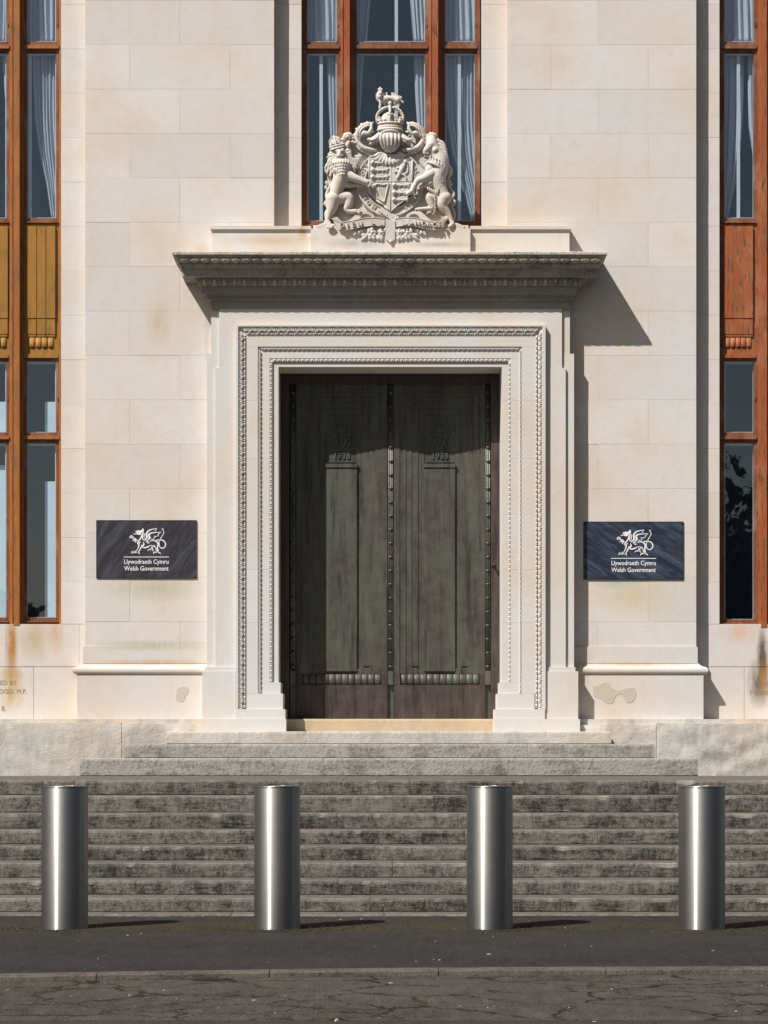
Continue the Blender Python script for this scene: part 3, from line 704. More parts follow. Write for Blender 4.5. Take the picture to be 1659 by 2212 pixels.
curtain('narrow curtain right of the white bar in the tall upper pane of the right window',[1616,1616,1618,1628],[1640,1640,1640,1640],118,350,CD,3,.02)
def blind(label,a,b,t0,t1,D=22.05):
    mb=MB(); n=24
    mb.pbox(a,b,t0,t1,D,D+.006); mb.pbox(a,b,t1-.5,t1+2.5,D-.006,D+.012)
    o=mb.build('window_blind',M['blind']); tag(o,label,'blind','pale blinds inside the ground floor windows')
blind('pale blind in the short lower pane right of the left window mullion',97,128,868,938)
blind('pale blind in the tall bottom pane right of the left window mullion',97,128,1040,1336)
blind('pale blind filling the tall bottom centre pane of the left window',-150,19.5,1005,1336)
blind('pale blind in the short lower centre pane of the left window',-150,19.5,868,938)

# ------------------------------------------------------------------ portal
PD0,PD1,PD2=21.56,21.535,21.485      # outer strip, main face, raised frame
FA1,FA2,FA3=21.515,21.535,21.555      # fasciae stepping back to the door
DD=21.99
def frame(mb,o,i,D,D2,yb,tint=0,seg=None):
    """three-sided frame between outer (xl,xr,yt) and inner rectangles"""
    (ol,orr,ot),(il,ir,it)=o,i
    mb.pbox(ol,orr,ot,it,D,D2,tint)
    ys_=[it]+[y for y in (865,990,1110,1230,1345) if seg and it<y<yb]+[yb]
    for a,b in zip(ys_,ys_[1:]):
        gp=.25 if seg else 0
        mb.pbox(ol,il,a+gp,b,D+(random.uniform(0,.0006) if seg else 0),D2,tint+random.uniform(-.03,.03)); mb.pbox(ir,orr,a+gp,b,D+(random.uniform(0,.0006) if seg else 0),D2,tint+random.uniform(-.03,.03))
por=MB()
frame(por,(456,1231,636),(474,1214.5,640),PD0,22.3,764)
por.pbox(447,474,764,1443,PD0-.002,22.3); por.pbox(1214.5,1240,764,1443,PD0-.002,22.3)
frame(por,(473,1214,650),(512,1176,704),PD1,22.2,795)
por.pbox(465,512,795,1443,PD1-.002,22.2); por.pbox(1176,1222,795,1443,PD1-.002,22.2)
frame(por,(509.5,1178.5,701.5),(514.5,1172,705),PD2,22.1,1531.8)
frame(por,(531,1157,724),(557,1128,748.5),FA1,22.1,1497.8,seg=True)
frame(por,(564,1121.5,756),(582.5,1103,774),FA2,22.1,1473.8,seg=True)
frame(por,(588.5,1098,781),(601.5,1084,792.5),FA3,DD+.02,1473.8,seg=True)
# base blocks where the frames die out
def both(xo,xi,yt,yb,D,D2):  # mirrored about the door axis 843
    por.pbox(xo,xi,yt,yb,D,D2); por.pbox(1686-xi,1686-xo,yt,yb,D,D2)
both(564.2,606,1474,1498,FA2,DD+.02); both(531.2,611,1498,1532,FA1,DD+.02); both(509,616,1532,1553,PD2,DD+.02); 
both(433,618,1553,1581,PD2-.02,DD+.02)
both(437,509,1450,1553.5,PD1-.03,22.2); both(443,509.2,1441,1450,PD1-.018,22.2)
P=por.build('portal',M['clean'],bld)
# underside and inner reveal are the fascia blocks themselves; carved mouldings:
def oriented(o,Sx,Tx,Nx): return lambda p:o+Sx*p.x+Tx*p.z+Nx*(-p.y)
def leaf(mb,w,h):
    """water-leaf unit: fan of ridges in local x (along), z (out), -y (towards viewer)"""
    for k in (-2,-1,0,1,2):
        a=k*.42; L=h*(.92 if k==0 else .85-.06*abs(k))
        x1=math.sin(a)*L*.95*w/h; z1=h*.06+math.cos(a)*L*.92
        mb.tube([(0,-h*.10,h*.04),(x1*.55,-h*.20,z1*.55),(x1,-h*.12,z1),(x1*1.05,-h*.02,z1*1.02)],[h*.05,h*.10,h*.085,h*.03],5)
    for s_ in(-1,1):
        mb.tube([(s_*w*.12,-h*.12,0),(s_*w*.30,-h*.16,h*.22),(s_*w*.40,-h*.2,h*.55),(s_*w*.47,-h*.24,h*.8),(s_*w*.36,-h*.24,h*.9)],[h*.05,h*.055,h*.05,h*.06,h*.05],5)
def bead(mb,w,h,k=1.0):
    mb.ell((-w*.12,-h*.05,h/2),(w*.30,h*.42*k,h*.40),10,6)
    for q in (.30,.40): mb.ell((w*q,-h*.05,h/2),(w*.042,h*.40*k,h*.40),8,5)
def egg(mb,w,h):
    mb.ell((0,-h*.12,h*.52),(w*.20,h*.30,h*.46),10,8)
    arc=[(w*.33*math.cos(a),-h*.16,h*.5+h*.5*math.sin(a)) for a in [PI*(1.02+.96*i/10) for i in range(11)]]
    arc=[(w*.31,-h*.2,h*1.0)]+arc[::-1]+[(-w*.31,-h*.2,h*1.0)]
    mb.tube(arc,h*.055,5)
    mb.tube([(w*.5,-h*.05,h),(w*.5,-h*.18,h*.6),(w*.5,-h*.08,h*.05)],[h*.05,h*.09,h*.03],5)
def acanth(mb,w,h):
    for k in(-2,-1,0,1,2):
        a=k*.30; x1=math.sin(a)*h*.9; z1=math.cos(a)*h*.62
        mb.tube([(x1*.15,-h*.14,h*.05),(x1*.5,-h*.22,z1*.45),(x1*.8,-h*.20,z1*.80),(x1*.95,-h*.10,z1*.92)],[h*.05,h*.085,h*.075,h*.05],5)
    mb.tube([(w*.5,-h*.04,h*.05),(w*.5,-h*.12,h*.45),(w*.5,-h*.06,h*.7)],[h*.05,h*.09,h*.03],5)
    mb.ell((0,-h*.06,h*.96),(w*.16,h*.05,h*.05),7,4); mb.ell((w*.5,-h*.06,h*.96),(w*.08,h*.05,h*.05),7,4)
def run(mb,unit,p0,p1,out,pitch,h,depthvec=Vector((0,1,0)),**k):
    """repeat a unit from p0 to p1; 'out' points across the moulding away from the door"""
    d=(p1-p0); L=d.length; n=max(1,round(L/pitch)); d.normalize(); ww=L/n
    for i in range(n):
        o=p0+d*(ww*(i+.5)); mb.M=(lambda o,d,out,nv:(lambda p:o+d*p.x+out*p.z+nv*p.y))(o,d,out,depthvec)
        unit(mb,ww,h)
    mb.M=None
def moulding(name,unit,outer,inner,D,yb,pitch,back=True,tiltD=None):
    """carved run up the left jamb, across the head, down the right jamb"""
    mb=MB(); (ol,orr,ot),(il,ir,it)=outer,inner; Db=tiltD or D
    # sloping ground behind the carving
    a=[X(ol,D),X(orr,D),Z(ot,D)]; b=[X(il,D),X(ir,D),Z(it,D)]; zb=Z(yb,D)
    q=[(a[0],D,zb),(a[0],D,a[2]),(a[1],D,a[2]),(a[1],D,zb)]; q2=[(b[0],Db,zb),(b[0],Db,b[2]),(b[1],Db,b[2]),(b[1],Db,zb)]
    mb.add(q+q2+[(p[0],p[1]+.05,p[2]) for p in q]+[(p[0],p[1]+.05,p[2]) for p in q2],[(0,1,5,4),(1,2,6,5),(2,3,7,6),(8,9,13,12),(9,10,14,13),(10,11,15,14),(0,4,12,8),(3,7,15,11)])
    h=abs(b[0]-a[0]); dm=(D+Db)/2
    Vy=Vector((0,1,0))
    run(mb,unit,Vector((b[0],dm,zb)),Vector((b[0],dm,b[2]-0)),Vector((-1,0,0)),pitch,h,Vy)
    run(mb,unit,Vector((b[0],dm,b[2])),Vector((b[1],dm,b[2])),Vector((0,0,1)),pitch,h,Vy)
    run(mb,unit,Vector((b[1],dm,b[2])),Vector((b[1],dm,zb)),Vector((1,0,0)),pitch,h,Vy)
    return mb.build(name,M['clean'],P)
px=21.5/F
moulding('leaf_moulding',leaf,(514.3,1172.3,704.8),(526,1162,718),PD2+.012,1541,20.5*px,tiltD=FA1+.002)
moulding('bead_moulding',bead,(526,1162,718),(531.5,1156.5,724.3),FA1-.002,1530,10.3*px)
moulding('fine_leaf_moulding',leaf,(557,1128.3,748.3),(564.2,1121,756.3),FA1+.008,1497,10.6*px,tiltD=FA2)
moulding('inner_bead_moulding',lambda m,w_,h_:bead(m,w_,h_,.45),(582.2,1103.3,773.8),(588.7,1097.8,781.3),FA2+.006,1474,10.3*px)
# threshold
mb=MB(); rough_step(mb,X(618,21.75),X(1068,21.75),21.75,22.1,Z(1582,21.47),Z(1553,21.75),77,.04,.5); mb.build('threshold',M['sill'],bld)

# ------------------------------------------------------------------ cornice
cor_prof=[ # y, xl, xr, D
 (543.5,374,1310,21.265),(544.5,372,1312,21.255),(549.5,372,1312,21.255)]
def loops(mb,prof,back=WD+.05):
    vs=[];fs=[]
    for y,l,r,D in prof:
        vs+=[(X(l,D),back,Z(y,D)),(X(l,D),D,Z(y,D)),(X(r,D),D,Z(y,D)),(X(r,D),back,Z(y,D))]
    n=len(prof)
    for i in range(n-1):
        for q in range(3): fs.append((4*i+q,4*i+q+1,4*i+q+5,4*i+q+4))
    fs.append((0,1,2,3)); fs.append((4*n-4,4*n-3,4*n-2,4*n-1))
    mb.add(vs,fs)
C1=MB(); loops(C1,[(543.5,374,1310,21.265),(544.6,372,1312,21.255),(549.5,372,1312,21.255),(550.5,375,1309,21.275),(553,377.5,1306,21.275),(558,379,1304.5,21.30),(564,383,1301,21.335),(570,387,1297.5,21.345),(571,387.5,1297,21.335),(573.5,388,1296.5,21.335),(574.5,390,1294.5,21.35),(579.5,391.5,1293.5,21.35),(580.2,393,1292.5,21.362)])
# ragged mossy crust along the top edge
for i in range(900):
    p=374+936*i/899+random.uniform(-.5,.5); D=21.262; hgt=.002+max(0,mnoise.noise(Vector((p*.05,0,3))))*.016+max(0,mnoise.noise(Vector((p*.3,4,3))))*.008
    C1.ell((X(p,D),D+.014+random.uniform(0,.02),Z(544.4,D)),(.009,.014,hgt),6,4,.1)
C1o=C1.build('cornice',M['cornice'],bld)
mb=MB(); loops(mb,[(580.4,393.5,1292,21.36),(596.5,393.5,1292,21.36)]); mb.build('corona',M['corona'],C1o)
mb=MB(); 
loops(mb,[(597,394.5,1291,21.375),(597.3,418,1271,21.42),(600,421,1268,21.42),(601.5,423,1266,21.435),(607,425,1262,21.44),(614,430,1255,21.46),(619,433,1250,21.475),(620.5,434.5,1248,21.472),(622.5,435,1247,21.478),(634.5,436,1246,21.478),(636,441,1242,21.492),(641,443,1240,21.50),(646,448,1235,21.515),(650,453,1232.5,21.53),(651,456,1231,PD1-.004),(667.5,456,1231,PD1-.004)])  # last band: cornice shade painted on the frieze as darker stone
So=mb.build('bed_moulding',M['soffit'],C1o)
V=Vector
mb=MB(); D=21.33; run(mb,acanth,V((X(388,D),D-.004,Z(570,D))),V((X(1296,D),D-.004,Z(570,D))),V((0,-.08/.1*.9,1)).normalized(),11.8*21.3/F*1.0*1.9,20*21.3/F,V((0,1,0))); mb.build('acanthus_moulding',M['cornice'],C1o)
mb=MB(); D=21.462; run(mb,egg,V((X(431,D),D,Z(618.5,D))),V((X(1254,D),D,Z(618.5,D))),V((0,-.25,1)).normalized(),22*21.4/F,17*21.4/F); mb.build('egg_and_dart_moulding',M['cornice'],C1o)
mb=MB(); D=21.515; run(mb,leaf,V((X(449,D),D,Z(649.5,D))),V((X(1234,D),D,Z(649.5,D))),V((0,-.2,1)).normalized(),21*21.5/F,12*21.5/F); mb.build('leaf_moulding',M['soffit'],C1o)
# parapet course above the cornice
PDp=21.575
for a,b in ((455,672),(1015.5,1233)):
    mb=MB()
    mb.pbox(a-1 if a<600 else a,b+1 if b>1100 else b,488,495,PDp-.02,22.1,-.12); mb.pbox(a+1 if a<600 else a,b-1 if b>1100 else b,495,498,PDp-.008,22.1)
    mb.pbox(a+3 if a<600 else a,b-3 if b>1100 else b,498,546,PDp,22.1)
    mb.build('parapet',M['block'],bld)
mb=MB(); mb.pbox(671,1016,494,546,PDp-.05,22.1); mb.pbox(676,1012,486.5,494,PDp-.035,22.1); mb.build('pedestal',M['block'],bld)

# ------------------------------------------------------------------ bronze doors
DX=21.97
df=MB(); 
frame(df,(600,1086,800),(625,1060.5,826),DX-.03,22.15,1480)
df.pbox(612,625,1480,1556,DX-.03,22.15); df.pbox(1060.5,1076,1480,1556,DX-.03,22.15)
df.pbox(625,1060.5,826,829,DX-.02,22.1)
dfo=df.build('door_frame',M['bronze_f'],bld)
k=MB(); k.ell((X(1066,DX),DX-.075,Z(1222,DX)),(.020,.018,.020),10,8); k.tube([(X(1066,DX),DX-.07,Z(1222,DX)),(X(1066,DX),DX-.02,Z(1222,DX))],.009); k.ell((X(1066,DX),DX-.035,Z(1222,DX)),(.024,.006,.024),10,6); k.build('door_knob',M['iron'],dfo)
def crown_small(mb,cx,cz,w,y):
    mb.stroke([(cx-w*.42,cz-w*.33),(cx,cz-w*.38),(cx+w*.42,cz-w*.33)],[w*.10]*3,y-.012,y)
    mb.stroke([(cx-w*.40,cz-w*.20),(cx,cz-w*.24),(cx+w*.40,cz-w*.20)],[w*.07]*3,y-.010,y)
    for s_ in(-1,1):
        pts=catmull([V((cx+s_*w*.38,cz-w*.18)),V((cx+s_*w*.50,cz+w*.05)),V((cx+s_*w*.30,cz+w*.28)),V((cx+s_*w*.04,cz+w*.22))],5)
        mb.tube([(p.x,y-.006,p.y) for p in pts],w*.045,6)
        for p in pts[::2]: mb.ell((p.x,y-.010,p.y),(w*.035,)*3,6,4)
    mb.tube([(cx,y-.008,cz-w*.18),(cx,y-.012,cz+w*.22)],w*.04,6); mb.ell((cx,y-.01,cz+w*.28),(w*.07,.01,w*.07),8,5)
    mb.stroke([(cx,cz+w*.30),(cx,cz+w*.52)],[w*.06]*2,y-.012,y); mb.stroke([(cx-w*.10,cz+w*.43),(cx+w*.10,cz+w*.43)],[w*.06]*2,y-.012,y)
def leafdoor(xl,xr,cx,left):
    hw=(xr-xl)/2; lo=MB()
    lo.pbox(xl,xr,829,1553,DX+.055,22.12)
    O=lo.build('door_leaf',M['bronze'],bld)
    # nested frames, each set back from the last
    ring=MB(); offs=[xr-cx,86.5,73,60,46.5,33.5]; tops=[829,847,859,870,882,896]
    lefts=[cx-xl,86.5,73,60,46.5,33.5]
    for i in range(5):
        d=DX+.0065*i
        ol,orr,il,ir=cx-lefts[i],cx+offs[i],cx-lefts[i+1],cx+offs[i+1]
        bt=1456 if i>0 else 1479
        ring.pbox(ol,orr,tops[i],tops[i+1],d,22.06); ring.pbox(ol,il,tops[i+1],bt,d,22.06); ring.pbox(ir,orr,tops[i+1],bt,d,22.06)
    ring.pbox(cx-33.5,cx+33.5,1451,1456,DX+.022,22.06)
    for (a,b) in ((1,1437),(2,1444)):
        pass
    ring.pbox(cx+46.7,cx+66,1436,1438.5,DX+.009,22.0); ring.pbox(cx+33.6,cx+46.3,1444,1456,DX+.014,22.0); ring.pbox(cx-66,cx-46.7,1436,1438.5,DX+.009,22.0)
    ring.build('nested_frame',M['bronze'],O)
    pn=MB(); pn.pbox(cx-33.4,cx+33.4,1009.5,1450,DX+.006,22.05); pn.pbox(cx-34,cx+34,1001.5,1009.5,DX-.004,22.05); pn.build('lower_panel',M['bronze'],O)
    pl=MB(); pl.pbox(cx-33.3,cx+33.3,896.3,1001.2,DX+.032,22.06); 
    pl.pbox(cx-30,cx+30,997,999,DX+.022,DX+.040)
    pl.build('cypher_plate',M['plate'],O)
    cy=MB(); D=DX+.032; s_=D/F
    c=V((X(cx,D),Z(948,D)))
    crown_small(cy,c.x,Z(922,D),26*s_,D)
    # script letters, traced from the door (panel is 66 units wide = 1180 zoomed)
    def q(L): return [V((X(cx-33.4+(u-120)/17.8,D),Z(896+(v-90)/17.83,D))) for u,v in L]
    st=[([(700,1000),(600,900),(480,900),(360,1010),(300,1130),(340,1220),(430,1240),(500,1190),(540,1060)],3.2),
        ([(530,1020),(560,1180),(640,1290),(630,1400),(520,1480),(380,1480),(310,1440)],3.0),
        ([(800,980),(880,900),(990,910),(1000,960),(900,1100),(830,1260),(740,1400),(620,1480),(560,1470)],3.2),
        ([(900,1000),(1000,920),(1110,890),(1140,1000),(1090,1150),(960,1240),(880,1230)],3.0),
        ([(940,1240),(980,1340),(1040,1450),(1110,1490),(1150,1450)],3.6),
        ([(570,1010),(640,1120),(700,1000)],1.8),([(720,960),(720,1150)],1.8),([(770,1020),(770,1200)],1.8)]
    for L,wd in st:
        pts=catmull(q(L),5); n=len(pts); r=wd*s_*.5
        cy.tube([(p.x,D-.006,p.y) for p in pts],[r*(.55+.6*math.sin(PI*i/(n-1))) for i in range(n)],6)
    put_text(cy,'1938',17.5*s_,c.x+.002,Z(991,D),D-.005,.006,1.0,bold=.0006,spacing=1.08)
    cy.build('royal_cypher_and_date',M['bronze_g'],O)
    fr=MB(); nf=12; x0,x1=cx-84,cx+86
    for i in range(nf):
        a=x0+(x1-x0)*(i+.5)/nf; r=(x1-x0)/nf/2*.96*s_; xx=X(a,DX); dd=DX-.004+.010*abs(i-5.5)/5.5
        vs=[];fs=[]
        for (zz_,sc) in ((1456.5,1),(1471,1),(1476,.8),(1478.5,.35)):
            for j in range(9):
                aa=PI*j/8; vs.append((xx+r*math.cos(aa)*(1 if sc>.7 else sc+.3),dd+.012-r*.35*sc*math.sin(aa),Z(zz_,DX)))
        for k_ in range(3):
            for j in range(8): fs.append((k_*9+j,k_*9+j+1,k_*9+j+10,k_*9+j+9))
        fs+=[list(range(9)),[27+8-j for j in range(9)]]
        fr.add(vs,fs,0,True)
    fr.build('scalloped_fringe',M['bronze'],O)
    kr=MB(); kr.pbox(xl,xr,1479,1552.5,DX-.002,22.08); kr.pbox(xl,x0-1,1457,1479.2,DX-.004,22.05); kr.pbox(x1+1,xr,1457,1479.2,DX-.004,22.05); kr.build('kick_plate',M['bronze_f'],O)
    return O
bk=MB(); bk.box(X(590,22.13),X(1096,22.13),22.125,22.2,Z(1590,22.1),Z(780,22.1)); bk.build('door_backing',M['iron'],dfo)
L1=leafdoor(640,836.8,737.5,True); L2=leafdoor(850.5,1047.5,949.5,False)
def rod(cx,parent):
    r=MB(); s_=DX/F; x=X(cx,DX)
    r.pbox(cx-6.2,cx+6.2,829,1552,DX+.030,22.1); 
    for q in(-3.6,0,3.6): r.tube([(X(cx+q,DX),DX+.008,Z(833,DX)),(X(cx+q,DX),DX+.008,Z(1450,DX))],1.9*s_,8)
    y=848
    while y<1448:
        r.tube([(x,DX+.012,Z(y-1.3,DX)),(x,DX+.012,Z(y+1.3,DX))],[5.6*s_]*2,12); r.tube([(x,DX+.012,Z(y+1.3,DX)),(x,DX+.012,Z(y+3.2,DX))],[5.2*s_,3.6*s_],12); y+=29.55
    r.pbox(cx-6,cx+6,1449,1479,DX-.012,22.0)
    r.build('reeded_rod',M['rod'],parent)
rod(633,L1); rod(843.8,L1); rod(1054,L2)
k=MB(); k.prism([(X(857.5,DX)+.005*math.cos(a),Z(1236,DX)+.006*math.sin(a)) for a in [i*PI/5 for i in range(10)]],DX-.003,DX+.01); k.box(X(857.5,DX)-.0022,X(857.5,DX)+.0022,DX-.0032,DX+.01,Z(1240,DX),Z(1236,DX)); k.build('keyhole',simple('keyhole_black',(.01,.01,.01)),L2)

# ------------------------------------------------------------------ plaques
def plaque(x0,x1,y0,y1,label,mat,du):
    D=WD-.010; cx=(x0+x1)/2; T=thing('government_plaque',label,'sign',(X(cx,D),WD,Z(y1,D)),'bronze plaques beside the doorway')
    b=MB(); b.pbox(x0,x1,y0,y1,D,WD-.0015); pb=b.build('plate',mat,T)
    e=MB(); 
    for (a,b_,c,d) in ((x0-.4,x1+.4,y0-.4,y0+.6),(x0-.4,x1+.4,y1-.6,y1+.4),(x0-.4,x0+.6,y0+.6,y1-.6),(x1-.6,x1+.4,y0+.6,y1-.6)): e.pbox(a,b_,c,d,D-.0015,D+.003)
    e.build('plate_edge',M['iron'],T)
    for sx in (x0+3.5,cx,x1-3):
        for sy in (y0+3.5,y1-3.2):
            s=MB(); s.ell((X(sx,D),D-.002,Z(sy,D)),(.009,.006,.009),10,6); s.build('screw',M['iron'],T)
    # emblem: white enamel strokes traced in plaque zoom units
    ux=lambda u:X(x0+(u-93)/6.680,D); uz=lambda v:Z(y0+(v-147)/6.680,D); k=D/F/6.680
    g=MB(); Y0,Y1=D-.003,D+.001
    def st(L,W_,n=6):
        pts=catmull([V((ux(u),uz(v))) for u,v in L],n); m=len(pts)
        q=[W_[min(int(i/(m-1)*(len(W_)-1)),len(W_)-2)]+(W_[min(int(i/(m-1)*(len(W_)-1)),len(W_)-2)+1]-W_[min(int(i/(m-1)*(len(W_)-1)),len(W_)-2)])*((i/(m-1)*(len(W_)-1))%1 if i<m-1 else 1) for i in range(m)]
        g.stroke([tuple(p) for p in pts],[a*k*1.1 for a in q],Y0,Y1)
    def poly(L): g.prism([(ux(u),uz(v)) for u,v in L],Y0,Y1)
    poly([(655,306),(700,290),(722,296),(748,286),(764,256),(778,285),(774,320),(750,318),(735,345),(715,357),(690,355),(668,345),(655,335),(690,338),(706,328),(690,314),(665,320)])
    st([(700,325),(670,332),(650,347),(625,338)],[16,12,10,3])
    st([(775,318),(760,340),(758,400),(770,440)],[5,16,14,4]); st([(778,330),(786,352),(778,375),(784,392),(778,440)],[8,12,10,9,3])
    st([(737,345),(742,385),(715,430),(690,465),(698,500)],[4,14,17,15,5])
    st([(672,445),(628,402),(600,395),(575,390)],[16,13,12,3]); st([(690,440),(655,410),(628,398)],[4,10,6]); st([(668,470),(640,440),(610,400)],[6,11,7])
    st([(628,385),(600,370),(585,378),(578,392)],[8,12,9,3]); st([(618,408),(625,430),(608,443)],[9,10,3]); st([(600,398),(580,400),(573,382)],[9,8,3])
    st([(735,455),(708,480),(705,520),(690,560),(665,598)],[5,16,16,10,8]); st([(765,460),(780,490),(765,515),(740,535),(715,585),(690,605)],[5,16,20,16,11,8])
    st([(735,500),(745,508),(760,505)],[4,8,4])
    st([(670,600),(640,592),(612,600),(600,632)],[14,15,14,3]); st([(668,612),(690,612),(712,618),(715,638)],[14,14,12,3]); st([(655,596),(630,590),(612,594)],[5,10,3]); st([(615,620),(650,612),(700,610)],[5,10,8])
    st([(750,528),(780,542),(830,532),(880,505)],[4,16,18,5]); st([(880,505),(915,515),(945,540)],[4,10,10])
    st([(930,505),(955,560),(975,600),(985,612)],[4,14,12,10]); st([(900,440),(955,450),(985,490),(975,540),(990,600)],[4,14,20,16,11])
    st([(990,608),(960,604),(925,612),(915,634)],[13,16,14,3]); st([(985,612),(1010,618),(1022,634)],[14,13,3]); st([(975,600),(945,598),(925,602)],[5,10,3])
    st([(888,515),(890,545),(878,572)],[4,11,10]); st([(912,515),(905,550),(900,572)],[4,10,8]); st([(880,572),(850,570),(832,592)],[11,12,3]); st([(895,574),(915,580),(912,596)],[10,10,3]); st([(890,562),(860,562),(842,568)],[4,8,3])
    st([(780,445),(820,400),(818,340),(860,290),(968,263)],[4,22,22,16,3]); st([(968,263),(945,295),(940,308)],[4,9,3])
    st([(815,445),(862,400),(850,360),(890,330),(1028,318)],[4,24,24,15,3]); st([(800,447),(840,450),(880,430)],[4,12,6]); st([(1028,318),(985,350),(980,375),(915,375)],[4,9,8,4])
    st([(980,375),(930,395),(928,432)],[4,8,4]); st([(878,412),(905,418),(918,432)],[4,8,4]); st([(840,446),(880,436),(928,432)],[4,8,3])
    st([(808,458),(850,475),(885,440)],[4,12,3]); st([(855,480),(875,452),(900,442)],[4,9,3])
    st([(945,440),(1000,430),(1060,440),(1092,485),(1080,530),(1045,550),(1010,530),(998,480),(1010,430),(1045,370),(1068,320),(1045,272)],[8,13,13,14,13,12,11,10,9,9,8,6],8)
    poly([(1033,262),(1052,270),(1058,262),(1064,285),(1045,290)])
    for (u0,u1,v0,v1) in ((488,1142,672,681),): g.prism([(ux(u0),uz(v1)),(ux(u1),uz(v1)),(ux(u1),uz(v0)),(ux(u0),uz(v0))],Y0,Y1)
    g.build('emblem',M['logo'],T)
    tx=MB(); put_text(tx,'Llywodraeth Cymru',92*k,ux(815),uz(774),D-.001,.002,1.0,bold=.0004)
    put_text(tx,'Welsh Government',92*k,ux(815),uz(872),D-.001,.002,1.0,bold=.0004)
    # fit both lines to the width of the rule
    c0=ux(815); 
    n=len(tx.v); half=None
    for line in (0,1):
        idx=[i for i in range(n) if (tx.v[i].z>uz(800))==(line==0)]
        w_=max(abs(tx.v[i].x-c0) for i in idx); f=(320*k)/w_
        for i in idx: tx.v[i].x=c0+(tx.v[i].x-c0)*f
    tx.build('lettering',M['logo'],T)
    return T
plaque(208.2,424.5,1124,1248.5,'dark bronze plaque fixed to the stone left of the doorway','1' and M['plq_l'],0)
plaque(1260.5,1476,1127,1251.5,'bluish bronze plaque on the right of the doorway, its left edge in shade',M['plq_r'],0)

# ------------------------------------------------------------------ bollards
def bollard_proto():
    r,h=.1545,.953; mb=MB(); n=72; prof=[(r*.0,0),(r,0),(r,h-.018),(r*.995,h-.017),(r*.995,h-.015),(r,h-.014),(r,h-.004),(r-.004,h),(0,h)]
    vs=[];fs=[]
    prof=[(r,-.05),(r,h-.013),(r-.0008,h-.0125),(r-.0008,h-.0115),(r,h-.011),(r,h-.003),(r-.003,h)]
    for a,z in prof:
        for i in range(n): vs.append((a*math.cos(2*PI*i/n),a*math.sin(2*PI*i/n),z))
    for j in range(len(prof)-1):
        for i in range(n): k=(i+1)%n; fs.append((j*n+i,j*n+k,(j+1)*n+k,(j+1)*n+i))
    mb.add(vs,fs,0,True); 
    return mb,[(vs[(len(prof)-1)*n+i]) for i in range(n)],r,h
BL=['stainless steel bollard furthest left, in front of the left plaque','stainless steel bollard standing in front of the left door jamb','stainless steel bollard standing in front of the right door jamb','stainless steel bollard furthest right, in front of the right pier']
first=None
for i,(cx,bt) in enumerate(((140.5,2010),(598.5,2008),(1058,2008),(1514.5,2012))):
    if first is None:
        T=thing('steel_bollard',BL[0],'bollard',(0,0,0),'steel bollards in a row before the steps')
        mb,ring,r,h=bollard_proto(); s=mb.build('sleeve',M['steel'],T)
        c=MB(); c.add([tuple(p) for p in ring]+[(0,0,h+.0005)],[(k,(k+1)%72,72) for k in range(72)]); c.build('top_cap',M['steel'],T)
        first=T
    else:
        T=first.copy(); link(T); T['label']=BL[i]
        for ch in first.children: d=ch.copy(); link(d); d.parent=T
    T.location=(X(cx,13.97),13.97-(bt-2009)*.01,.0); T.rotation_euler=(0,0,0)

# ------------------------------------------------------------------ coat of arms
AX,AZ,AK=X(842.5,21.42),Z(492.2,21.42),21.42/F/4.8
AY=21.565
ARM=thing('royal_coat_of_arms','carved stone royal coat of arms with lion, unicorn and crown above the doorway','sculpture',(AX,AY,AZ-.02))
def A(u,v,d=0): return V((AX+(u-830)*AK,AY-d*AK,AZ+(1585-v)*AK))
class Blob:
    def __init__(s): s.b=MB()
    def chain(s,L,flat=1.0,step=.2):
        for (a,b) in zip(L,L[1:]):
            pa,pb=A(a[0],a[1],a[2]),A(b[0],b[1],b[2]); ra,rb=a[3]*AK,b[3]*AK
            n=max(1,int((pb-pa).length/(step*max(min(ra,rb),.004))))
            for i in range(n+1):
                t_=i/n; r=ra+(rb-ra)*t_; s.b.ell(pa.lerp(pb,t_),(r,r*flat,r),20 if r>.03 else 10,14 if r>.03 else 6)
    def dot(s,u,v,d,r,flat=1.0,rz=None): r*=AK; s.b.ell(A(u,v,d),(r,r*flat,(rz*AK if rz else r)),12,8)
    def curve(s,L,flat=1.0,n=4):
        P=[Vector((a[0],a[1],a[2],a[3])) for a in L]; out=[]
        for i in range(len(P)-1):
            a=P[max(i-1,0)];b=P[i];c=P[i+1];d=P[min(i+2,len(P)-1)]
            for k in range(n):
                t_=k/n; out.append(.5*((2*b)+(c-a)*t_+(2*a-5*b+4*c-d)*t_*t_+(3*b-a-3*c+d)*t_**3))
        out.append(P[-1]); s.chain([tuple(p) for p in out],flat)
    def slab(s,poly,d0,d1,bev=0):
        s.b.prism([(A(u,v).x,A(u,v).z) for u,v in poly],AY-d1*AK,AY-d0*AK,bev*AK)
    def finish(s,name,voxel=.0045,parent=ARM,mat=None,smooth=1):
        me=bpy.data.meshes.new('tmp'); me.from_pydata([tuple(v) for v in s.b.v],[],s.b.f); me.update()
        bm=bmesh.new(); bm.from_mesh(me); bmesh.ops.recalc_face_normals(bm,faces=bm.faces); bm.to_mesh(me); bm.free()
        o=bpy.data.objects.new('tmp',me); link(o)
        m=o.modifiers.new('r','REMESH'); m.mode='VOXEL'; m.voxel_size=voxel; m.use_smooth_shade=True
        if smooth: q=o.modifiers.new('s','SMOOTH'); q.iterations=smooth; q.factor=.5
        dg=bpy.context.evaluated_depsgraph_get(); m2=bpy.data.meshes.new_from_object(o.evaluated_get(dg))
        bpy.data.objects.remove(o); bpy.data.meshes.remove(me); m2.name=name
        return meshobj(name,m2,mat or M['arms'],parent)
mir=lambda L:[(1660-a[0],)+tuple(a[1:]) for a in L]
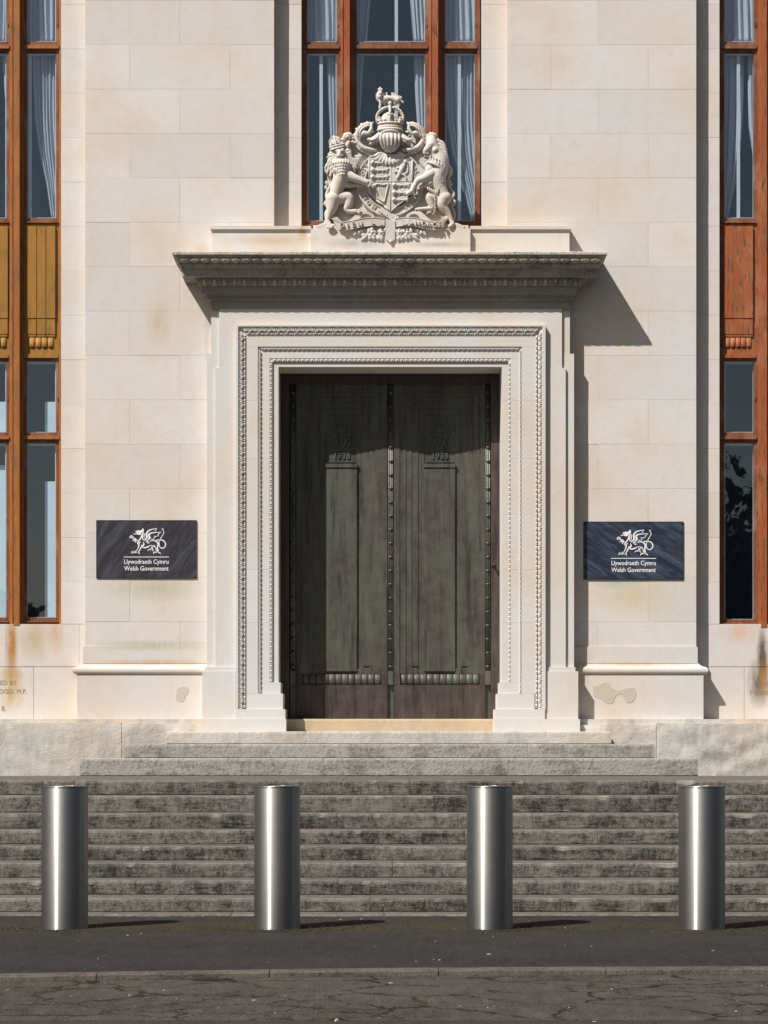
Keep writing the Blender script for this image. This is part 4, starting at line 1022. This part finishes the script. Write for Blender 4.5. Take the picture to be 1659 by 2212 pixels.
# background slab
b=Blob()
b.slab([(175,1500),(165,1330),(190,1200),(175,1000),(230,900),(330,700),(420,640),(500,560),(560,520),(600,560),(640,640),(720,600),(940,600),(1020,640),(1060,560),(1100,520),(1160,560),(1230,620),(1330,680),(1430,800),(1450,1000),(1470,1150),(1490,1330),(1500,1500),(1000,1560),(660,1560)],-130,-25)
for (u,v,r) in ((470,1000,60),(1190,1000,60),(830,1000,120)): b.dot(u,v,-60,r,.5)
for k in range(5):
    a=[(560-k*10,780+k*18,-20,14),(510-k*14,800+k*30,-8,16),(450-k*8,800+k*46,-10,12)]
    b.curve(a,.9); b.curve(mir(a),.9)
b.finish('backing',.008)
# mantling scrolls
for f,g_ in ((lambda L:L,lambda u:u),(mir,lambda u:1660-u)):
    b=Blob()
    b.curve(f([(635,470,30,16),(600,480,38,26),(550,500,38,30),(505,545,30,30),(485,600,25,28),(495,660,25,26),(545,715,30,24),(620,740,30,22),(690,745,20,18)]),.9)
    b.curve(f([(635,480,50,10),(632,540,60,20),(600,580,60,18),(560,575,50,26),(530,600,40,16)]),.9)
    b.curve(f([(600,630,40,12),(640,650,55,28),(690,620,45,32),(730,570,20,26)]),.9)
    b.curve(f([(620,690,50,10),(660,665,60,18),(700,650,50,16)]),.9)
    b.curve(f([(330,650,10,14),(370,600,30,30),(410,590,35,26),(440,620,30,16)]),.9)
    b.curve(f([(440,600,20,14),(480,570,25,18),(530,510,30,12)]),.9)
    b.curve(f([(400,740,20,20),(385,700,35,26),(405,650,30,20)]),.9)
    b.curve(f([(480,680,10,14),(520,730,15,20),(600,770,10,18),(680,780,0,12)]),.9)
    for (u0,v0,u1,v1,rr_) in ((600,480,590,448,18),(550,498,528,468,20),(508,540,474,520,20),(484,600,448,590,20),(494,660,456,668,18),(540,712,515,742,16),(610,742,600,775,15),
        (640,475,655,450,12),(372,600,350,572,16),(410,588,415,560,15),(445,625,462,650,15),(640,560,668,548,14),(612,580,640,606,14),(700,655,690,690,14),(655,668,640,700,13),(400,745,420,772,14),(340,640,318,625,12)):
        b.chain([(g_(u0),v0,36,rr_),(g_(u1),v1,22,rr_*.45)],.8)
    for (pts_) in ([(635,500,62,5),(585,505,66,6),(530,545,62,6),(508,610,58,5)],[(600,640,66,5),(650,655,84,6),(700,625,74,5)],[(350,650,52,5),(390,610,62,6),(420,640,60,5)]):
        b.curve([(g_(a_[0]),)+a_[1:] for a_ in pts_])
    b.finish('mantling',.0042)
# garter ring and shield
b=Blob()
def arcpts(a0,a1,rx,rz,n=30,cu=830,cv=1085): return [(cu+rx*math.cos(a),cv-rz*math.sin(a)) for a in [a0+(a1-a0)*i/n for i in range(n+1)]]
gm=MB()
def band(a0,a1,r1,r2,d0,d1):
    P=arcpts(a0,a1,r1[0],r1[1])+arcpts(a1,a0,r2[0],r2[1]); gm.prism([(A(u,v).x,A(u,v).z) for u,v in P],AY-d1*AK,AY-d0*AK,2*AK)
for a0,a1 in ((-PI*.5,PI*.02),(PI*.02,PI*.35),(PI*.65,PI*.98),(PI*.98,PI*1.5)):
    band(a0,a1,(342,338),(262,268),-60,10); band(a0,a1,(350,346),(336,332),-60,22); band(a0,a1,(272,276),(258,264),-60,22)
gm.prism([(A(u,v).x,A(u,v).z) for u,v in [(705,1375),(745,1345),(925,1440),(880,1500)]],AY-30*AK,AY+40*AK,3*AK)
gm.prism([(A(u,v).x,A(u,v).z) for u,v in [(785,1470),(885,1490),(885,1680),(838,1722),(785,1680)]],AY-60*AK,AY+50*AK,4*AK)
for u,v in ((735,1395),(800,1420),(850,1440)): gm.ell(A(u,v,30),(8*AK,5*AK,8*AK),8,5)
G=gm.build('garter',M['arms'],ARM)
tb=MB()
def arctext(s,angs):
    tb=MB()
    for ch,a in zip(s,angs):
        a=math.radians(a); p=A(830+302*math.cos(a),1085-303*math.sin(a)); put_text(tb,ch,58*AK,p.x+.020*math.sin(a-PI/2)*1.0*0-math.cos(a)*.020,p.z-math.sin(a)*.020,AY-12*AK,8*AK,1.0,bold=.0008,rot=a-PI/2)
    tb.build('garter_word',M['arms'],G)
arctext('HONI',[236,222,209,197]); arctext('SOIT',[168,160,152,144]); arctext('MAL',[40,31,22]); arctext('PENSE',[345,335,325,314,303])
sh=MB(); SP=[(612,842),(1062,842),(1062,1090),(1045,1190),(980,1270),(900,1330),(835,1390),(770,1330),(690,1270),(628,1190),(612,1090)]
sh.prism([(A(u,v).x,A(u,v).z) for u,v in SP],AY-32*AK,AY+60*AK,4*AK)
edge=catmull([V((u,v)) for u,v in SP+[SP[0]]],3)
for s0,s1 in zip(SP,SP[1:]+[SP[0]]):
    sh.tube([A(s0[0],s0[1],33),A(s1[0],s1[1],33)],7*AK,6)
sh.tube([A(835,842,33),A(835,1390,33)],5*AK,6); sh.tube([A(612,1072,33),A(1062,1072,33)],5*AK,6)
SHD=sh.build('shield',M['arms'],ARM)
b=Blob()
def minilion(u,v,w):
    h=w*.30
    b.dot(u+w*.14,v,42,h*.42,.6); b.dot(u+w*.14,v,50,h*.22,.8)
    b.chain([(u+w*.25,v+h*.02,40,h*.22),(u+w*.55,v+h*.05,40,h*.17),(u+w*.85,v-h*.02,40,h*.22)],.6)
    for x in (.30,.46,.72,.90): b.chain([(u+w*x,v+h*.1,40,h*.11),(u+w*x-h*.25,v+h*.42,40,h*.08)],.6)
    b.curve([(u+w*.88,v-h*.1,40,h*.09),(u+w*.98,v-h*.35,40,h*.08),(u+w*.62,v-h*.42,40,h*.07),(u+w*.45,v-h*.30,40,h*.08)],.6)
for vv in (878,955,1028): minilion(620,vv,205)
for vv in (1110,1190,1265): minilion(845,vv,205 if vv<1200 else 190)
b.curve([(985,880,42,16),(960,930,42,24),(930,990,42,20),(905,1040,40,14)],.6); b.chain([(970,925,40,12),(905,935,40,9)],.6); b.chain([(955,960,40,12),(880,975,40,9)],.6); b.chain([(940,990,40,14),(985,1010,40,10),(1000,1045,40,9)],.6); b.curve([(945,1000,40,9),(1010,980,40,8),(1015,900,40,8),(1000,870,40,8)],.6); b.dot(990,870,46,22,.6)
b.chain([(815,1095,40,9),(770,1290,40,9)],.7); b.curve([(815,1095,40,9),(760,1110,40,9),(700,1100,40,9),(660,1125,40,10)],.7); b.curve([(665,1120,40,10),(690,1180,40,10),(700,1240,40,9),(770,1290,40,9)],.7)
for i in range(5): b.chain([(800-i*22,1112,38,3.5),(775-i*14,1265-i*22,38,3.5)],.7)
b.finish('shield_charges',.0035,SHD,smooth=1)
# helmet, ruff, crown and crest
b=Blob()
b.dot(830,640,20,118,.9,118); b.dot(832,700,30,90,.95,76); b.dot(830,560,10,110,.9,60)
for u in (735,770,810,850,888,922): b.curve([(u,600,20+90*math.cos((u-830)/125),13),(u+(830-u)*-.04,650,30+98*math.cos((u-830)/125),15),(u+(830-u)*.12,715,25+90*math.cos((u-830)/125),11)],1)
b.curve([(720,590,60,12),(770,570,95,13),(830,565,110,13),(890,570,95,13),(940,590,60,12)])
for i in range(11):
    a=PI*(1.08+.84*i/10); b.curve([(830+90*math.cos(a),760-40*math.sin(a)*.9,10,16),(830+130*math.cos(a),770-100*math.sin(a),35,22),(830+160*math.cos(a),775-128*math.sin(a),28,17)],.9)
b.finish('helmet',.0042,smooth=1)
b=Blob()
for (v,r,rr) in ((535,125,15),(505,118,14),(470,122,13)):
    n=40
    for i in range(n):
        a=2*PI*i/n; b.dot(830+r*math.cos(a),v+8*math.sin(a),r*.75*math.sin(a)+10,rr)
b.dot(830,500,10,112,.75,45); b.dot(830,430,10,100,.75,85)
for i in range(7):
    a=PI*i/6; b.dot(830-120*math.cos(a),448,80*math.sin(a)+14,20 if i%2 else 15); 
    if i%2: b.dot(830-124*math.cos(a),420,84*math.sin(a)+14,16)
b.curve([(698,450,20,16),(695,390,25,17),(730,335,30,17),(790,300,25,16),(820,305,20,14)]); b.curve([(962,450,20,16),(965,390,25,17),(930,335,30,17),(870,300,25,16),(840,305,20,14)])
b.curve([(830,440,95,14),(830,380,100,15),(830,320,70,14),(830,280,30,14)])
for L in (((698,440),(692,390),(722,340),(780,305)),):
    for i in range(9):
        t_=i/8; pts=catmull([V(p) for p in L],8); p=pts[int(t_*(len(pts)-1))]; b.dot(p.x,p.y,42,11); b.dot(1660-p.x,p.y,42,11); b.dot(830,430-i*16,112-i*5,9)
b.chain([(800,395,108,8),(860,395,108,8)]); b.chain([(830,370,108,9),(830,425,108,9)])
b.finish('crown',.005)
b=Blob() # crest lion standing on the crown
b.dot(830,262,30,24); b.chain([(830,255,30,10),(830,225,30,10)]); 
b.curve([(775,215,20,36),(830,205,20,30),(880,215,20,30),(905,225,20,34)]); b.dot(728,180,30,36,.9,42); b.dot(728,195,55,20); b.dot(728,165,58,22)
for i in range(14):
    a=2*PI*i/14; b.chain([(728+32*math.cos(a),185-38*math.sin(a),30,10),(728+46*math.cos(a),188-56*math.sin(a),32,7)])
b.chain([(728,142,35,20),(728,120,35,22),(728,105,35,12),(728,92,35,6)]); 
for q in (-16,0,16): b.chain([(728+q,138,50,6),(728+q*1.3,112,50,6)])
b.chain([(735,225,30,22),(730,270,30,14),(722,310,35,13)]); b.chain([(765,235,25,22),(775,262,25,13)]); b.chain([(900,225,20,28),(925,265,20,17),(915,300,22,11)]); b.chain([(880,225,20,22),(880,262,20,13)])
b.curve([(925,215,15,10),(955,235,15,11),(968,245,15,12)]); b.curve([(930,220,15,10),(948,195,20,11),(900,180,20,10),(860,170,20,11),(850,150,20,9)]); b.dot(795,155,25,13); b.chain([(800,190,20,16),(797,155,25,8)]); b.chain([(860,190,20,9),(868,148,20,8)]); b.chain([(885,185,20,8),(890,155,20,7)])
b.finish('crest_lion',.0045)
# lion supporter
b=Blob()
b.curve([(345,960,40,78),(320,1040,35,84),(290,1120,30,74),(262,1200,28,66),(245,1265,28,70)]); b.dot(310,780,40,66,.9,74); b.dot(305,790,85,34); b.dot(318,825,98,28,.9,22); b.dot(290,760,85,16); b.dot(335,757,85,16); b.dot(322,878,70,20); b.chain([(318,845,92,10),(330,860,80,9)])
for (u,v) in ((262,752),(352,742)): b.dot(u-20 if u<300 else u+12,v,45,18)
b.chain([(280,765,98,7),(300,762,100,6)]); b.chain([(320,760,100,6),(342,758,98,7)]); b.dot(308,812,112,12)
random.seed(11)
for ring_ in range(4):
    for i in range(11):
        a=PI*(1.02+.98*(i+.5*(ring_%2))/10)+ (0 if ring_<3 else 0); R0=78+ring_*26; 
        cu,cv=318,800+ring_*28; u0,v0=cu+R0*.92*math.cos(a),cv-R0*.95*math.sin(a)*.95
        u1,v1=u0+22*math.cos(a)+random.uniform(-5,5),v0+34+random.uniform(-6,6)
        b.chain([(u0,v0-12,48-ring_*3,20),(u1,v1,56-ring_*3,9)])
for s_ in(-1,1):
    for k_ in range(5): b.curve([(315+s_*62,740+k_*34,30,20),(315+s_*(95+k_*5),770+k_*36,34,20),(315+s_*(92+k_*6),800+k_*38,40,9)])
b.curve([(375,1000,55,54),(450,1045,70,44),(530,1075,72,34),(590,1095,72,32)]); 
for (u,v) in ((628,1078),(640,1100),(632,1124),(612,1138)): b.chain([(595,1100,76,18),(u,v,80,14)])
b.curve([(330,1080,40,60),(400,1110,25,34),(480,1105,15,24),(540,1115,20,20)])
b.curve([(235,1260,35,78),(225,1350,38,58),(200,1420,38,36),(182,1480,36,28),(200,1530,45,28)])
for (u,v) in ((180,1560),(200,1568),(222,1562),(240,1545)): b.chain([(205,1535,52,18),(u,v,68,13)])
b.curve([(300,1240,10,70),(390,1240,15,62),(400,1310,20,50),(375,1360,25,30),(410,1385,30,26),(470,1385,34,24)])
for (u,v) in ((515,1370),(525,1388),(510,1405)): b.chain([(480,1388,36,16),(u,v,42,11)])
b.curve([(200,1260,0,14),(165,1220,0,15),(185,1150,0,15),(225,1080,0,14),(205,1010,0,15),(165,960,5,16),(175,905,8,17),(200,880,8,12)])
for (u,v) in ((165,1090),(158,1140),(160,1290),(150,1310),(170,1330),(200,905)): b.chain([(u+25,v+15,0,14),(u,v-10,4,16),(u+5,v-30,4,7)])
b.curve([(195,1340,0,16),(160,1400,0,16),(165,1470,0,14),(150,1500,5,14)])
# face, paws, belly tufts
b.dot(325,930,30,98,.8,105); b.dot(310,815,20,104,.6,112)
for k_ in range(22):
    a=2*PI*k_/22; ca,sa=math.cos(a),math.sin(a)
    if sa>.55: continue
    b.chain([(308+60*ca,808-62*sa,62,15),(308+(98+6*(k_%2))*ca,812-(100+6*(k_%2))*sa,50,17),(308+(122+8*(k_%3))*ca,826-(122+8*(k_%3))*sa,34,6)],.9)
for k_ in range(16):
    a=PI*(1.0+1.0*k_/15); b.chain([(312+52*math.cos(a),850-58*math.sin(a),78,13),(314+74*math.cos(a),872-88*math.sin(a),84,7)])
b.dot(308,826,104,34,.9,28)
for row in range(5):
    v0=894+row*30; half=86-row*9; n_=7-row//2
    for k_ in range(n_):
        q=(k_+.5*(row%2)+.25)/n_*2-1; dd=128-row*2-38*abs(q)**1.6
        u0=325+half*q+row*3; b.chain([(u0-3*q,v0-20,dd-14,19),(u0+2*q,v0+6,dd+4,17),(u0+6*q,v0+34,dd+2,5)],.9)
b.chain([(268,772,92,10),(292,778,108,9)]); b.chain([(322,776,108,9),(348,768,92,10)]); b.dot(284,786,100,7); b.dot(332,784,100,7)
b.chain([(308,775,110,13),(310,808,122,15)]); b.dot(290,828,112,17); b.dot(328,828,112,17)
for i in range(7): b.chain([(262+i*16,1020+abs(i-3)*-8,92,16),(268+i*15,1062-abs(i-3)*10,90,6)])
for i in range(5): b.chain([(250+i*26,985-abs(i-2)*6,100,17),(254+i*25,1018-abs(i-2)*8,102,7)])
b.finish('lion_supporter',.0042,smooth=1)
b=Blob() # his crown
for i in range(24):
    a=2*PI*i/24; b.dot(283+70*math.cos(a),730+14*math.sin(a)-.25*70*math.cos(a),48+52*math.sin(a),12); b.dot(278+74*math.cos(a),705+12*math.sin(a)-.25*70*math.cos(a),46+52*math.sin(a),11)
b.dot(262,672,44,60,.8,44); b.curve([(205,695,44,10),(205,655,60,11),(240,625,70,11),(262,622,60,11),(300,635,70,11),(330,680,55,10)]); b.chain([(250,625,50,14),(244,600,50,9)]); b.chain([(268,700,95,9),(255,630,80,9)])
for u in (215,245,275,305,330): b.dot(u,690-.2*(u-270),80 if 230<u<320 else 62,12)
b.finish('lion_crown',.005)
# unicorn supporter
b=Blob()
b.curve([(1262,640,30,50),(1262,690,42,62),(1290,740,42,60),(1320,790,35,66),(1352,870,30,84),(1345,960,32,88),(1330,1030,34,84),(1345,1110,30,74),(1375,1190,28,66),(1395,1250,28,70)])
b.curve([(1262,700,60,50),(1225,740,66,38),(1195,772,66,27)]); b.dot(1192,790,66,20); b.dot(1186,765,74,15); b.curve([(1290,790,50,34),(1245,805,55,18),(1210,812,60,13)]); b.chain([(1240,825,45,20),(1215,880,40,11),(1195,915,40,8)])
b.dot(1250,725,102,12); b.curve([(1225,712,96,8),(1250,704,104,9),(1275,712,100,8)]); b.chain([(1262,610,20,36),(1235,585,20,14)]); b.chain([(1300,630,20,22),(1345,650,10,16)])
for k_ in range(8): b.curve([(1330+k_*9,650+k_*34,30,16),(1375+k_*9,670+k_*36,26,20),(1405+k_*6,720+k_*36,20,18),(1420+k_*4,765+k_*34,12,8)])
for k_ in range(5): b.curve([(1295+k_*16,760+k_*6,72,6),(1330+k_*14,820+k_*10,88,7),(1340+k_*14,890+k_*10,92,6)])
b.curve([(1270,1000,55,64),(1190,1045,66,42),(1120,1075,70,32),(1090,1120,70,28),(1060,1180,68,24),(1030,1200,66,24)]); b.dot(1012,1212,64,20); b.dot(1250,960,50,60)
b.curve([(1250,1090,40,46),(1210,1110,20,30),(1150,1120,10,20)])
b.curve([(1400,1250,34,72),(1375,1320,36,56),(1420,1380,36,38),(1450,1430,36,28),(1470,1490,38,24),(1480,1520,42,26),(1455,1545,50,22)])
b.curve([(1330,1240,10,60),(1255,1230,10,54),(1262,1300,12,40),(1275,1345,14,30),(1200,1355,18,22),(1130,1360,24,20)]); b.dot(1105,1362,26,16)
b.curve([(1440,1240,0,14),(1500,1200,0,14),(1440,1110,0,15),(1430,1040,0,15),(1470,980,4,16),(1462,925,8,16),(1440,905,8,11)])
for (u,v) in ((1445,1070),(1462,1100),(1485,1230),(1500,1290),(1490,1310)): b.chain([(u-22,v+15,0,14),(u+5,v-8,4,16),(u,v-32,4,7)])
b.curve([(1470,1330,0,15),(1500,1400,0,16),(1490,1470,0,14)])
b.dot(1190,762,84,9); b.chain([(1178,792,80,6),(1235,796,84,6)]); b.dot(1300,762,82,36); b.chain([(1285,640,70,10),(1268,700,92,9)])
for i in range(6): b.chain([(1225+i*20,1150+i*10,70,12),(1222+i*20,1175+i*10,72,5)])
b.finish('unicorn_supporter',.0042,smooth=1)
b=Blob()
b.curve([(1228,890,96,13),(1290,915,118,14),(1350,950,110,14),(1390,985,70,12)]); b.curve([(1240,868,92,9),(1300,890,115,10),(1360,925,108,10),(1400,955,68,9)])
for i in range(6):
    t_=i/5; u,v,d=1245+150*t_,865+78*t_,100+20*math.sin(PI*t_); b.chain([(u,v,d,10),(u+4,v-28,d-6,8)]); b.dot(u+5,v-36,d-6,11)
P2=catmull([V((1380,990)),V((1378,1080)),V((1340,1160)),V((1300,1225)),V((1300,1300)),V((1300,1370)),V((1285,1415))],6)
b.finish('collar',.0045)
ch=MB()
def link_(p,tang,rot):
    t3=V((tang.x,0,-tang.y)).normalized(); side=V((0,1,0)) if rot else t3.cross(V((0,1,0))); n=10; pts=[]
    for i in range(n+1):
        a=2*PI*i/n; pts.append(A(p.x,p.y,92 if p.y<1200 else 70)+t3*math.cos(a)*15*AK+side*math.sin(a)*8*AK)
    ch.tube(pts,3.6*AK,5)
acc=0; last=P2[0]; i=0; dist=0
for a,b_ in zip(P2,P2[1:]):
    seg=(b_-a).length; 
    while dist<=seg: link_(a.lerp(b_,dist/seg),(b_-a).normalized(),i%2); i+=1; dist+=21
    dist-=seg
link_(V((1285,1420)),V((1,0)),0)
ch.build('chain',M['arms'],ARM)
# motto scroll
def ribbon(mb,top,bot,d0,d1):
    T=catmull([V(p) for p in top],6); B=catmull([V(p) for p in bot],6)
    n=min(len(T),len(B)); vs=[];fs=[]
    for i in range(n):
        for d in (d1,d0):
            for q in (T[i],B[i]):
                dd=d+ (14*math.sin(PI*i/(n-1)*1.5)); vs.append(A(q.x,q.y,dd))
    for i in range(n-1):
        a=4*i;b_=a+4; fs+=[(a,a+1,b_+1,b_),(a+1,a+3,b_+3,b_+1),(a+3,a+2,b_+2,b_+3),(a+2,a,b_,b_+2)]
    fs+=[(0,1,3,2),(4*n-4,4*n-3,4*n-1,4*n-2)]; mb.add(vs,fs)
mo=MB()
Lt=[(225,1470),(310,1505),(420,1497),(560,1465),(680,1455),(778,1466)]; Lb=[(290,1575),(350,1585),(440,1578),(570,1550),(680,1538),(772,1550)]
ribbon(mo,Lt,Lb,-30,62); ribbon(mo,mir([(p[0],p[1]) for p in Lt]),mir([(p[0],p[1]) for p in Lb]),-30,62)
Lt2=[(330,1490),(400,1480),(470,1420),(540,1375),(640,1400),(670,1440)]; Lb2=[(330,1530),(420,1520),(500,1470),(560,1410),(620,1420),(640,1450)]
ribbon(mo,Lt2,Lb2,-30,25); ribbon(mo,mir(Lt2),mir(Lb2),-30,25)
ribbon(mo,[(225,1440),(235,1470),(262,1520)],[(240,1420),(330,1500),(330,1560)],-30,40); ribbon(mo,mir([(225,1440),(235,1470),(262,1520)]),mir([(240,1420),(330,1500),(330,1560)]),-30,40)
for T_ in (Lt,Lb,mir(Lt),mir(Lb)):
    c_=catmull([V(p) for p in T_],6); mo.tube([A(p.x,p.y,64+14*math.sin(PI*i/(len(c_)-1)*1.5)) for i,p in enumerate(c_)],4.5*AK,5)
MO=mo.build('motto_scroll',M['arms'],ARM)
tb=MB()
def mt(s,us,base,rots):
    tb=MB()
    for ch_,u,v,r in zip(s,us,base,rots): p=A(u,v); put_text(tb,ch_,72*AK,p.x,p.z,AY-88*AK,12*AK,.95,bold=0,rot=math.radians(r))
    tb.build('motto_word',M['arms'],MO)
mt('DIEU',[330,390,450,520],[1565,1563,1556,1545],[0,3,8,9]); mt('ET',[640,715],[1530,1530],[2,-2])
mt('MON',[965,1040,1110],[1530,1533,1538],[-2,-5,-7]); mt('DROIT',[1180,1235,1295,1340,1385],[1550,1558,1562,1563,1560],[-8,-7,-3,0,6])
b=Blob()
for f in (lambda u:u,lambda u:1660-u):
    for (cu,cv,rr) in ((645,1610,34),(735,1610,26)):
        for i in range(5):
            a=PI/2+2*PI*i/5; b.dot(f(cu+rr*math.cos(a)),cv-rr*math.sin(a),52,rr*.62,.7)
        b.dot(f(cu),cv,66,rr*.4,.7)
    for (u0,v0,u1,v1) in ((600,1620,560,1660),(600,1640,530,1685),(660,1640,660,1690),(640,1640,610,1680),(690,1650,720,1690),(740,1640,745,1700),(560,1600,520,1580),(580,1630,530,1640),(770,1590,800,1570),(700,1660,760,1660),(620,1575,600,1590)):
        b.chain([(f(u0),v0,45,18),(f((u0+u1)/2),(v0+v1)/2,50,20),(f(u1),v1,48,8)],.7)
    b.dot(f(505),1612,50,24,.8)
    for q in range(5): b.chain([(f(495),1608,55,8),(f(462-q*2),1590+q*13,58,6)])
b.dot(838,1705,55,20,.8)
b.finish('floral_swag',.005)
# rocky ground slab under the supporters
b=Blob()
b.slab([(60,1600),(45,1540),(130,1505),(260,1512),(330,1560),(500,1590)],-120,38,4); b.slab([(1600,1600),(1615,1540),(1530,1505),(1400,1512),(1330,1560),(1160,1590)],-120,38,4)
b.slab([(60,1600),(60,1540),(1600,1540),(1600,1600)],-120,-20)
b.slab([(640,1600),(640,1450),(1020,1450),(1020,1600)],-120,-22)
b.finish('ground_slab',.008)
